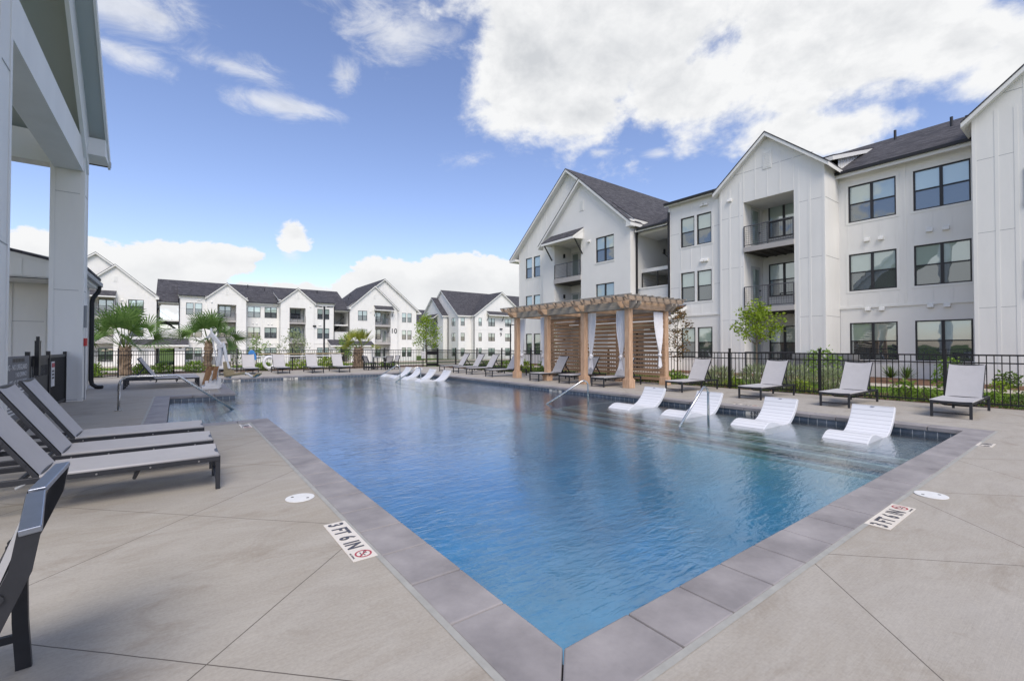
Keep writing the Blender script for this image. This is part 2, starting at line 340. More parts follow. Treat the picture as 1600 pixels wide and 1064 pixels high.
def water():
    m = bpy.data.materials.new('pool_water'); m.use_nodes = True
    nt = m.node_tree; N = nt.nodes; L = nt.links; N.clear()
    out = N.new('ShaderNodeOutputMaterial')
    tc = N.new('ShaderNodeTexCoord')
    def noise(s, d, st, rot, dist=0.0):
        mp = N.new('ShaderNodeMapping'); mp.inputs['Scale'].default_value = st; mp.inputs['Rotation'].default_value = (0, 0, rot); L.new(tc.outputs['Object'], mp.inputs[0])
        n = N.new('ShaderNodeTexNoise'); n.inputs['Scale'].default_value = s; n.inputs['Detail'].default_value = d; n.inputs['Roughness'].default_value = .55; n.inputs['Distortion'].default_value = dist
        L.new(mp.outputs[0], n.inputs['Vector']); return n.outputs[0]
    a = noise(1.9, 3, (.8, 1.7, 1), R(37), .9); b = noise(6.5, 3, (.65, 1.9, 1), R(30), 1.1); c_ = noise(19, 2, (.7, 1.8, 1), R(42), .8)
    def mad(x, k, y):
        n = N.new('ShaderNodeMath'); n.operation = 'MULTIPLY_ADD'; L.new(x, n.inputs[0]); n.inputs[1].default_value = k
        if isinstance(y, float): n.inputs[2].default_value = y
        else: L.new(y, n.inputs[2])
        return n.outputs[0]
    hgt = mad(c_, .14, mad(b, .42, mad(a, .35, 0.0)))
    pt = noise(.35, 2, (1, 1, 1), 0); pr = N.new('ShaderNodeMapRange'); L.new(pt, pr.inputs[0]); pr.inputs[1].default_value = .35; pr.inputs[2].default_value = .65; pr.inputs[3].default_value = .45; pr.inputs[4].default_value = 1.0
    bp = N.new('ShaderNodeBump'); bp.inputs['Distance'].default_value = WAVE; L.new(pr.outputs[0], bp.inputs['Strength']); L.new(hgt, bp.inputs['Height'])
    gl = N.new('ShaderNodeBsdfGlossy'); gl.inputs['Roughness'].default_value = .02; L.new(bp.outputs[0], gl.inputs['Normal'])
    tr = N.new('ShaderNodeBsdfTransparent'); tr.inputs[0].default_value = (.97, .99, 1, 1)
    fr = N.new('ShaderNodeFresnel'); fr.inputs[0].default_value = 1.333; L.new(bp.outputs[0], fr.inputs['Normal'])
    pw = N.new('ShaderNodeMath'); pw.operation = 'POWER'; L.new(fr.outputs[0], pw.inputs[0]); pw.inputs[1].default_value = .68
    ps = N.new('ShaderNodeMath'); ps.operation = 'MULTIPLY'; ps.use_clamp = True; L.new(pw.outputs[0], ps.inputs[0]); ps.inputs[1].default_value = 1.32
    mx = N.new('ShaderNodeMixShader'); L.new(ps.outputs[0], mx.inputs[0]); L.new(tr.outputs[0], mx.inputs[1]); L.new(gl.outputs[0], mx.inputs[2])
    L.new(mx.outputs[0], out.inputs[0])
    va = N.new('ShaderNodeVolumeAbsorption'); va.inputs[0].default_value = (.0, .70, .92, 1); va.inputs[1].default_value = .80
    L.new(va.outputs[0], out.inputs[1])
    return m
M['water'] = water()
M['lawn'] = mat('lawn_ground', (.055, .10, .018), .95, col2=(.12, .17, .04), vscale=2.5, bump=.4, bscale=30, spec=.1)
M['path'] = mat('pale_path_concrete', (.50, .44, .36), .85, var=.08, vscale=1.5)
M['mulch'] = mat('red_brown_mulch', (.10, .055, .035), .95, col2=(.26, .16, .11), vscale=22, bump=.6, bscale=40, spec=.1)

# ------------------------------------------------------------------ mesh helpers
BASE = {}
class MB:
    def __init__(s): s.v = []; s.f = []; s.m = []
    def add(s, vs, fs, mi=0):
        o = len(s.v); s.v += [tuple(p) for p in vs]; s.f += [tuple(i+o for i in f) for f in fs]; s.m += [mi]*len(fs); return s
    def box(s, x0, x1, y0, y1, z0, z1, mi=0):
        return s.add([(x0, y0, z0), (x1, y0, z0), (x1, y1, z0), (x0, y1, z0), (x0, y0, z1), (x1, y0, z1), (x1, y1, z1), (x0, y1, z1)],
                     [(3, 2, 1, 0), (4, 5, 6, 7), (0, 1, 5, 4), (1, 2, 6, 5), (2, 3, 7, 6), (3, 0, 4, 7)], mi)
    def quad(s, a, b, c, d, mi=0): return s.add([a, b, c, d], [(0, 1, 2, 3)], mi)
    def poly(s, pts, mi=0): return s.add(pts, [tuple(range(len(pts)))], mi)
    def prism(s, pts, vec, mi=0):
        n = len(pts); v = Vector(vec)
        q = [Vector(p) for p in pts]; w = [p+v for p in q]
        fs = [tuple(range(n))[::-1], tuple(range(n, 2*n))] + [(i, (i+1) % n, n+(i+1) % n, n+i) for i in range(n)]
        return s.add(q+w, fs, mi)
    def bar(s, p, q, w, h, mi=0, up=(0, 0, 1)):
        p = Vector(p); q = Vector(q); d = (q-p)
        if d.length < 1e-6: return s
        d.normalize(); u = Vector(up)
        if abs(d.dot(u)) > .98: u = Vector((1, 0, 0)) if abs(d.x) < .9 else Vector((0, 1, 0))
        sd_ = d.cross(u).normalized(); u2 = sd_.cross(d).normalized()
        a = sd_*w/2; b = u2*h/2
        vs = [p-a-b, p+a-b, p+a+b, p-a+b, q-a-b, q+a-b, q+a+b, q-a+b]
        return s.add(vs, [(3, 2, 1, 0), (4, 5, 6, 7), (0, 1, 5, 4), (1, 2, 6, 5), (2, 3, 7, 6), (3, 0, 4, 7)], mi)
    def tube(s, pts, r, n=10, mi=0):
        P = [Vector(p) for p in pts]; rs = r if isinstance(r, (list, tuple)) else [r]*len(P)
        rings = []; prev = None
        for i, p in enumerate(P):
            t = (P[min(i+1, len(P)-1)]-P[max(i-1, 0)]).normalized()
            if prev is None:
                a = Vector((0, 0, 1)) if abs(t.z) < .9 else Vector((1, 0, 0)); a = (a-t*a.dot(t)).normalized()
            else: a = (prev-t*prev.dot(t)).normalized()
            prev = a; b = t.cross(a)
            rings.append([p+(a*math.cos(2*math.pi*k/n)+b*math.sin(2*math.pi*k/n))*rs[i] for k in range(n)])
        vs = [v for g in rings for v in g]; fs = []
        for i in range(len(P)-1):
            for k in range(n): fs.append((i*n+k, i*n+(k+1) % n, (i+1)*n+(k+1) % n, (i+1)*n+k))
        fs.append(tuple(range(n))[::-1]); fs.append(tuple(range((len(P)-1)*n, len(P)*n)))
        return s.add(vs, fs, mi)
    def build(s, name, mats, parent=None, smooth=False, bevel=0.0, recalc=True):
        me = bpy.data.meshes.new(name)
        off = BASE.get(parent.name, Vector()) if parent is not None else Vector()
        me.from_pydata([tuple(Vector(v)-off) for v in s.v], [], s.f)
        ms = mats if isinstance(mats, (list, tuple)) else [mats]
        for m_ in ms: me.materials.append(m_)
        for p, mi in zip(me.polygons, s.m): p.material_index = mi; p.use_smooth = smooth
        if recalc:
            bm = bmesh.new(); bm.from_mesh(me); bmesh.ops.recalc_face_normals(bm, faces=bm.faces)
            bm.to_mesh(me); bm.free()
        me.update()
        o = bpy.data.objects.new(name, me); COL.objects.link(o)
        if parent is not None: o.parent = parent; BASE[o.name] = off
        if bevel:
            b = o.modifiers.new('bevel', 'BEVEL'); b.width = bevel; b.segments = 2; b.limit_method = 'ANGLE'; b.angle_limit = R(40)
        return o
def tag(o, label=None, cat=None, group=None, kind=None):
    if label: o['label'] = label
    if cat: o['category'] = cat
    if group: o['group'] = group
    if kind: o['kind'] = kind
    return o
def thing(name, label, cat, loc=(0, 0, 0), group=None, rotz=0.0):
    o = bpy.data.objects.new(name, None); COL.objects.link(o); o.empty_display_size = .2
    o.location = loc; o.rotation_euler = (0, 0, rotz)
    BASE[o.name] = Vector(loc) if rotz == 0 else Vector()
    return tag(o, label, cat, group)
KIDS = {}
def copy_tree(o, parent=None):
    c = o.copy(); COL.objects.link(c)
    if parent is not None: c.parent = parent
    for ch in list(o.children): copy_tree(ch, c)
    return c
def structure(o): o['kind'] = 'structure'; return o
def text_mesh(body, size, mb_name, material, parent, mtx, extrude=.001, align='CENTER', spacing=1.0, bold=0.0, fit=None):
    """lettering as a mesh part; mtx places the text plane (x right, y up, z out)"""
    cu = bpy.data.curves.new('lettering_curve', 'FONT'); cu.body = body; cu.size = size; cu.extrude = extrude
    cu.align_x = align; cu.align_y = 'CENTER'; cu.space_character = spacing; cu.resolution_u = 3; cu.offset = bold
    tmp = bpy.data.objects.new('lettering_tmp', cu); COL.objects.link(tmp)
    dg = bpy.context.evaluated_depsgraph_get(); dg.update()
    me = bpy.data.meshes.new_from_object(tmp.evaluated_get(dg))
    bpy.data.objects.remove(tmp)
    off = BASE.get(parent.name, Vector()) if parent is not None else Vector()
    if fit:
        xs = [v.co.x for v in me.vertices]; ys = [v.co.y for v in me.vertices]
        me.transform(Matrix.Diagonal((fit[0]/(max(xs)-min(xs)), fit[1]/(max(ys)-min(ys)), 1, 1)) @ Matrix.Translation((-(max(xs)+min(xs))/2, -(max(ys)+min(ys))/2, 0)))
    me.transform(Matrix.Translation(-off) @ mtx)
    me.materials.clear(); me.materials.append(material)
    o = bpy.data.objects.new(mb_name, me); COL.objects.link(o)
    if parent is not None: o.parent = parent; BASE[o.name] = off
    return o
def frame(o, x, y):
    x = Vector(x).normalized(); y = Vector(y).normalized(); z = x.cross(y)
    m = Matrix((x, y, z)).transposed().to_4x4(); m.translation = Vector(o); return m
def wall_holes(mb, x0, x1, z0, z1, y, holes, mi=0, rmi=None):
    """wall in the plane y (outside faces -y) with rectangular openings (x0,x1,z0,z1,depth)"""
    xs = sorted({x0, x1, *[h[0] for h in holes], *[h[1] for h in holes]}); zs = sorted({z0, z1, *[h[2] for h in holes], *[h[3] for h in holes]})
    xs = [x for x in xs if x0-1e-6 <= x <= x1+1e-6]; zs = [z for z in zs if z0-1e-6 <= z <= z1+1e-6]
    for i in range(len(xs)-1):
        for j in range(len(zs)-1):
            cx = (xs[i]+xs[i+1])/2; cz = (zs[j]+zs[j+1])/2
            if any(h[0] < cx < h[1] and h[2] < cz < h[3] for h in holes): continue
            mb.quad((xs[i], y, zs[j]), (xs[i+1], y, zs[j]), (xs[i+1], y, zs[j+1]), (xs[i], y, zs[j+1]), mi)
    r = mi if rmi is None else rmi
    for a, b, c, d, dep in holes:
        mb.quad((a, y, c), (a, y+dep, c), (a, y+dep, d), (a, y, d), r); mb.quad((b, y, c), (b, y+dep, c), (b, y+dep, d), (b, y, d), r)
        mb.quad((a, y, c), (b, y, c), (b, y+dep, c), (a, y+dep, c), r); mb.quad((a, y, d), (b, y, d), (b, y+dep, d), (a, y+dep, d), r)
# ------------------------------------------------------------------ ground, deck, pool
def gz(x, y):
    t = max(0.0, min(1.0, (y-34)/26)); t = t*t*(3-2*t)
    return -0.04 - 1.16*t
def build_ground():
    mb = MB()
    xs = [-1500, -300, -100, -60, -40, -25, -12, -6, 0, 6, 10, 14.05, 20, 25, 32, 40, 55, 75, 110, 300, 1500]
    ys = [-1500, -200, -60, -25, -6, 0, 8, 16, 22, 27.9, 31, 34, 37, 40, 44, 48, 52, 56, 60, 66, 80, 110, 200, 500, 1500]
    for i in range(len(xs)-1):
        for j in range(len(ys)-1):
            if xs[i] >= -12 and xs[i+1] <= 14.06 and ys[j] >= -6 and ys[j+1] <= 27.91: continue
            P_ = [(xs[a], ys[b], gz(xs[a], ys[b])) for a, b in ((i, j), (i+1, j), (i+1, j+1), (i, j+1))]
            mb.poly(P_)
    structure(mb.build('ground', M['lawn']))
    def sheet(name, x0, x1, y0, y1, m, dz, n=14):
        mb = MB()
        for k in range(n):
            a = y0+(y1-y0)*k/n; b = y0+(y1-y0)*(k+1)/n
            mb.quad((x0, a, gz(0, a)+dz), (x1, a, gz(0, a)+dz), (x1, b, gz(0, b)+dz), (x0, b, gz(0, b)+dz))
        return structure(mb.build(name, m))
    sheet('planting_bed', 14.06, 16.4, -6, 27.8, M['mulch'], .022, 1)
    sheet('footpath', 18.9, 20.5, -20, 30.4, M['path'], .03, 1)
    sheet('wall_bed', 20.9, 26, -20, 30.4, M['mulch'], .014, 1)
    sheet('footpath', -60, 60, 30.6, 33.4, M['path'], .034, 1)
    sheet('footpath', -60, 70, 52.5, 56, M['path'], .05, 6)
    sheet('road', -80, 100, 61, 68, mat('grey_road_asphalt', (.20, .19, .18), .9, var=.1), .04, 4)
    sheet('footpath', -60, 70, 70, 77, M['path'], .05, 4)
    sheet('planting_bed', -30, 14, 28.0, 29.6, M['mulch'], .02, 1)
build_ground()
POOL = [(1.35, 1.44), (9.87, 1.44), (9.87, 22.3), (1.35, 22.3), (1.35, 14.9), (-.13, 14.9), (-.13, 9.3), (1.35, 9.3)]
WL = -0.14
def offset_poly(P_, d):
    n = len(P_); o = []
    for i in range(n):
        a, b, c = Vector(P_[i-1]), Vector(P_[i]), Vector(P_[(i+1) % n])
        d1 = (b-a).normalized(); d2 = (c-b).normalized()
        n1 = Vector((d1.y, -d1.x)); n2 = Vector((d2.y, -d2.x))
        o.append(b+(n1+n2)*d/(1+n1.dot(n2)))
    return o
def build_pool():
    # deck sheet with the pool and its coping left out
    mb = MB()
    xs = [-12, -.44, 1.04, 10.18, 14.05]; ys = [-6, 1.13, 8.99, 15.21, 22.61, 27.9]
    for i in range(4):
        for j in range(5):
            cx = (xs[i]+xs[i+1])/2; cy = (ys[j]+ys[j+1])/2
            if (1.04 < cx < 10.18 and 1.13 < cy < 22.61) or (-.44 < cx < 1.04 and 8.99 < cy < 15.21): continue
            mb.quad((xs[i], ys[j], 0), (xs[i+1], ys[j], 0), (xs[i+1], ys[j+1], 0), (xs[i], ys[j+1], 0))
    mb.quad((14.05, -6, 0), (14.05, 27.9, 0), (14.05, 27.9, -.1), (14.05, -6, -.1)); mb.quad((-12, 27.9, 0), (14.05, 27.9, 0), (14.05, 27.9, -.1), (-12, 27.9, -.1))
    structure(mb.build('pool_deck', M['deck']))
    # coping stones
    mb = MB(); n = len(POOL); out = offset_poly(POOL, .31); rnd = random.Random(3)
    cau = offset_poly(POOL, .345)
    for i in range(n):
        A, B = Vector(POOL[i]), Vector(POOL[(i+1) % n]); A2, B2 = out[i], out[(i+1) % n]
        L_ = (B-A).length; d = (B-A)/L_; nn = Vector((d.y, -d.x)); k = max(1, round(L_/.43)); g = .004
        for q in range(k):
            t0, t1 = L_*q/k+g, L_*(q+1)/k-g
            i0, i1 = A+d*t0, A+d*t1
            o0, o1 = i0+nn*.31, i1+nn*.31
            if q == 0: o0 = A2+d*g
            if q == k-1: o1 = B2-d*g
            z = .004+rnd.uniform(-.0012, .0012)
            mb.prism([(i0.x, i0.y, z), (i1.x, i1.y, z), (o1.x, o1.y, z), (o0.x, o0.y, z)], (0, 0, -.072))
    structure(mb.build('coping', M['coping'], bevel=.009))
    mb = MB()
    for i in range(n):
        j = (i+1) % n; a, b, c, e = out[i], out[j], cau[j], cau[i]
        mb.quad((a.x, a.y, .0025), (b.x, b.y, .0025), (c.x, c.y, .0025), (e.x, e.y, .0025))
        p, q = Vector(POOL[i]), Vector(POOL[j])
        mb.quad((p.x, p.y, -.068), (q.x, q.y, -.068), (b.x, b.y, -.03), (a.x, a.y, -.03), 1)
    structure(mb.build('deck_joint', [M['caulk'], M['gravel_joint']]))
    # shell: tiled waterline, plaster walls, floor, shelves and steps
    mb = MB(); W = offset_poly(POOL, .015); FZ = -1.15
    for i in range(n):
        a, b = W[i], W[(i+1) % n]
        mb.quad((a.x, a.y, -.06), (b.x, b.y, -.06), (b.x, b.y, -.232), (a.x, a.y, -.232), 1)
        mb.quad((a.x, a.y, -.232), (b.x, b.y, -.232), (b.x, b.y, FZ), (a.x, a.y, FZ), 0)
    mb.poly([(p.x, p.y, FZ) for p in W], 0)
    def step(x0, x1, y0, y1, z, edge):
        mb.box(x0, x1, y0, y1, FZ, z, 3)
        w = .10
        if 'x0' in edge: mb.box(x0-.004, x0+w, y0-.004, y1+.004, z-.05, z+.004, 2)
        if 'x1' in edge: mb.box(x1-w, x1+.004, y0, y1, z-.05, z+.004, 2)
        if 'y1' in edge: mb.box(x0+w, x1, y1-w, y1+.004, z-.05, z+.004, 2)
        if 'y0' in edge: mb.box(x0+w, x1, y0-.004, y0+w, z-.05, z+.004, 2)
    step(8.03, 9.88, 1.43, 8.60, -.255, ('x0', 'y1'))
    step(7.72, 8.03, 1.43, 8.60, -.325, ('x0',)); step(7.72, 9.88, 8.60, 8.85, -.325, ('y1',))
    step(7.42, 7.72, 1.43, 8.85, -.415, ('x0',)); step(7.42, 9.88, 8.85, 9.2, -.415, ('y1',))
    step(8.03, 9.88, 16.4, 22.31, -.255, ('x0', 'y0')); step(7.72, 8.03, 16.4, 22.31, -.325, ('x0',)); step(7.42, 7.72, 16.4, 22.31, -.415, ('x0',))
    for x, z in ((.06, -.165), (.36, -.19), (.66, -.225), (.96, -.27)):
        step(x-.3 if x > .06 else -.14, x, 9.29, 14.91, z, ('x1',))
    step(.96, 1.3, 9.29, 14.91, -.36, ('x1',))
    # sloping floor at the foot of the shelf steps
    mb.prism([(7.425, 1.42, -.46), (4.6, 1.42, -1.149), (7.425, 1.42, -1.149)], (0, 20.9, 0), 0)
    structure(mb.build('pool_basin', [M['plaster'], M['band'], M['nosing'], M['shelf']]))
    mb = MB(); W2 = offset_poly(POOL, .014)
    mb.prism([(p.x, p.y, WL) for p in W2], (0, 0, -1.3))
    structure(mb.build('water', M['water']))
build_pool()

# ------------------------------------------------------------------ markers and lids on the deck
def deck_marker(label, o, x, y, L_, txt, nodive=True, group=None):
    """o: centre; x: reading direction; y: up"""
    r = thing('depth_marker', label, 'depth marker', (o[0], o[1], 0), group)
    X, Y = Vector((*x, 0)), Vector((*y, 0)); c = Vector((*o, 0)); W_ = .152
    mb = MB(); n = max(1, round(L_/.152*.22)); z0, z1 = .001, .0035
    a = c-X*L_/2-Y*W_/2
    segs = [0, .26, .52, .78, 1.0] if L_ > .5 else [0, .5, 1]
    for s0, s1 in zip(segs[:-1], segs[1:]):
        p = a+X*(L_*s0+.001); q = a+X*(L_*s1-.001)
        mb.prism([tuple(p+Vector((0, 0, z0))), tuple(q+Vector((0, 0, z0))), tuple(q+Y*W_+Vector((0, 0, z0))), tuple(p+Y*W_+Vector((0, 0, z0)))], (0, 0, z1-z0))
    mb.build('tile', M['tile_w'], r)
    if txt:
        tw = L_*.78 if nodive else L_*.95
        body, size, sp = txt
        text_mesh(body, size, 'lettering', M['ink'], r, frame(a+X*tw/2+Y*W_*.5+Vector((0, 0, .0046)), X, Y), extrude=.0006, spacing=1.12, bold=.0035, fit=(tw*.90, W_*.72))
    if nodive:
        cc = a+X*L_*.89+Y*W_*.56+Vector((0, 0, .0046)); mb = MB(); n = 28; ro, ri = .052, .041
        for k in range(n):
            t0, t1 = 2*math.pi*k/n, 2*math.pi*(k+1)/n
            mb.quad(*[tuple(cc+X*math.cos(t)*rr+Y*math.sin(t)*rr) for t, rr in ((t0, ri), (t1, ri), (t1, ro), (t0, ro))])
        e = (X-Y).normalized(); f = (X+Y).normalized()
        mb.quad(*[tuple(cc+e*u+f*v+Vector((0, 0, .0008))) for u, v in ((-.042, -.0045), (.042, -.0045), (.042, .0045), (-.042, .0045))])
        mb.build('no_diving_symbol', M['red'], r)
        mb = MB()
        for p, q in (((-.030, .012), (.004, -.002)), ((.004, -.002), (.028, .004)), ((-.006, .003), (-.002, .024)), ((-.026, -.014), (.026, -.016)), ((-.03, .012), (-.034, .022))):
            mb.bar(cc+X*p[0]+Y*p[1]-Vector((0, 0, .0004)), cc+X*q[0]+Y*q[1]-Vector((0, 0, .0004)), .006, .0008)
        mb.build('diver_figure', M['ink'], r)
        text_mesh('NO DIVING', .017, 'small_lettering', M['ink'], r, frame(a+X*L_*.89+Y*W_*.10+Vector((0, 0, .0046)), X, Y), extrude=.0004)
    return r
deck_marker('white tile strip reading 3 FT 6 IN along the left pool edge', (.945, 3.12), (0, -1), (1, 0), .70, ('3 FT 6 IN', .118, 1.08))
deck_marker('white tile strip reading 3 FT 6 IN along the right-hand pool edge', (4.43, 1.05), (1, 0), (0, 1), .70, ('3 FT 6 IN', .118, 1.08))
deck_marker('small white marker tile at the tip of the deck beside the stair cove', (.925, 8.62), (0, -1), (1, 0), .42, ('6 IN', .115, 1.1))
deck_marker('small white marker tile near the right end of the pool', (8.66, 1.05), (1, 0), (0, 1), .34, ('6 IN', .115, 1.1), nodive=False)
deck_marker('pale marker tile on the deck at the foot of the pool lift', (.72, 15.95), (0, -1), (1, 0), .34, ('4 FT', .115, 1.1), nodive=False)
deck_marker('white marker tile on the deck behind the second white in-water lounger', (10.30, 5.0), (0, -1), (-1, 0), .52, ('6 IN', .115, 1.1))
def skimmer(label, x, y):
    r = thing('skimmer_lid', label, 'skimmer lid', (x, y, 0))
    mb = MB(); n = 40
    mb.prism([(x+.115*math.cos(2*math.pi*k/n), y+.115*math.sin(2*math.pi*k/n), .001) for k in range(n)], (0, 0, .006)); mb.build('plate', M['lid'], r, bevel=.002)
    for s in (-1, 1):
        mb = MB(); cx, cy = x+s*.052, y-s*.045
        mb.prism([(cx+.012*math.cos(2*math.pi*k/12), cy+.012*math.sin(2*math.pi*k/12), .0072) for k in range(12)], (0, 0, .0006)); mb.build('finger_hole', M['gravel_joint'], r)
skimmer('round white skimmer lid in the deck left of the pool', .865, 4.22)
skimmer('round white skimmer lid in the deck right of the pool', 5.33, .985)
# vertical depth markers on the waterline tile
def wall_marker(label, c, x, txt, L_, dirn):
    r = thing('waterline_marker', label, 'depth marker', c)
    X = Vector(x); c = Vector(c); Nn = Vector(dirn)
    mb = MB(); a = c-X*L_/2
    p = [a+Vector((0, 0, -.055)), a+X*L_+Vector((0, 0, -.055)), a+X*L_+Vector((0, 0, .035)), a+Vector((0, 0, .035))]
    mb.prism([tuple(q) for q in p], tuple(Nn*.004)); mb.build('tile', M['tile_w'], r)
    text_mesh(txt, .085, 'lettering', M['ink'], r, frame(c+Nn*.0055+Vector((0, 0, -.008)), X, (0, 0, 1)), extrude=.0006, bold=.004)
wall_marker('white waterline tile reading 6 IN between in-water loungers', (9.884, 4.62, -.10), (0, -1, 0), '6 IN', .36, (-1, 0, 0))
wall_marker('white waterline tile reading 3 FT 6 IN below the pergola', (9.884, 10.9, -.10), (0, -1, 0), '3 FT 6 IN', .58, (-1, 0, 0))
wall_marker('white waterline tiles reading 4 FT 0 IN on the far pool wall', (4.15, 22.314, -.10), (1, 0, 0), '4 FT 0 IN', .60, (0, -1, 0))
wall_marker('small white waterline tile on the far wall near the lift', (2.05, 22.314, -.10), (1, 0, 0), '4 FT', .3, (0, -1, 0))
# ------------------------------------------------------------------ apartment buildings
# local frame: x along the front, front faces -y, z up; mirrored about x = 0
WINZ = [(.74, 2.42), (3.88, 5.58), (7.05, 8.75)]
WPROTO = {}
def window(parent, x, y, z0, z1, w, double, rotz=0.0, name='window'):
    """framed sash window; outer face looks to local -y"""
    h = z1-z0; key = (parent.name, round(w, 2), round(h, 2), double)
    if key not in WPROTO:
        mb = MB(); t = .05; f = .055
        mb.box(-w/2, -w/2+f, -.03, t, 0, h); mb.box(w/2-f, w/2, -.03, t, 0, h)
        mb.box(-w/2+f, w/2-f, -.03, t, 0, f); mb.box(-w/2+f, w/2-f, -.03, t, h-f, h)
        if double: mb.box(-.05, .05, -.036, t, f, h-f)
        hm = h*.50
        for a, b in (((-w/2+f, -.05), (.05, w/2-f)) if double else ((-w/2+f, w/2-f),)): mb.box(a, b, -.022, t, hm-.025, hm+.025)
        me = mb.build(name, M['wframe'], None)
        mb = MB(); 
        for a, b in (((-w/2+f, -.05), (.05, w/2-f)) if double else ((-w/2+f, w/2-f),)):
            mb.quad((a, .012, hm+.02), (b, .012, hm+.02), (b, .012, h-f), (a, .012, h-f), 0)
            mb.quad((a, .022, f), (b, .022, f), (b, .022, hm-.02), (a, .022, hm-.02), 1)
        pn = mb.build('pane', [M['pane_up'], M['pane_lo']], None, recalc=False); pn.parent = me
        me.parent = parent; me.location = (x, y, z0); me.rotation_euler = (0, 0, rotz)
        WPROTO[key] = me; return me
    c = copy_tree(WPROTO[key], parent); c.location = (x, y, z0); c.rotation_euler = (0, 0, rotz); return c
def surround(mb, x0, x1, z0, z1, y, w=.10, t=.022, mi=0):
    mb.box(x0-w, x0, y-t, y+.01, z0-w*.9, z1+w*1.2, mi); mb.box(x1, x1+w, y-t, y+.01, z0-w*.9, z1+w*1.2, mi)
    mb.box(x0, x1, y-t+.002, y+.01, z0-w*.9, z0, mi); mb.box(x0, x1, y-t+.002, y+.01, z1, z1+w*1.2, mi)
def gable_roof(rb, tb, xl, xr, zeave, yf, yb, of=.3, oe=.28, th=.07, white=.16):
    """two slopes meeting over the middle; rb roof builder, tb trim builder (rake boards, soffit)"""
    xm = (xl+xr)/2
    return xm
def slope_slab(rb, tb, a, b, y0, y1, th=.06, white=.17):
    """slope from a=(x,z) eave to b=(x,z) ridge, swept from y0 to y1; dark on top of a white board"""
    ax, az = a; bx, bz = b
    rb.prism([(ax, y0-.02, az), (bx, y0-.02, bz), (bx, y0-.02, bz+th), (ax, y0-.02, az+th)], (0, y1-y0+.02, 0))
    tb.prism([(ax, y0, az-white), (bx, y0, bz-white), (bx, y0, bz-.001), (ax, y0, az-.001)], (0, y1-y0, 0))
def grid_rail(mb, p0, p1, z, h=1.06, posts=3, mesh=True):
    p0 = Vector((*p0, z)); p1 = Vector((*p1, z)); d = p1-p0
    mb.bar(p0+Vector((0, 0, h)), p1+Vector((0, 0, h)), .05, .04); mb.bar(p0+Vector((0, 0, .09)), p1+Vector((0, 0, .09)), .035, .035)
    for k in range(posts):
        q = p0+d*k/(posts-1); mb.bar(q, q+Vector((0, 0, h)), .045, .045)
    if mesh:
        n = int(d.length/.105)
        for k in range(1, n): q = p0+d*k/n; mb.bar(q+Vector((0, 0, .1)), q+Vector((0, 0, h-.02)), .007, .007)
        for k in range(1, 9): mb.bar(p0+Vector((0, 0, .1+k*.105)), p1+Vector((0, 0, .1+k*.105)), .007, .007)
    else:
        for k in range(1, 10): mb.bar(p0+Vector((0, 0, .1+k*.098)), p1+Vector((0, 0, .1+k*.098)), .008, .008)
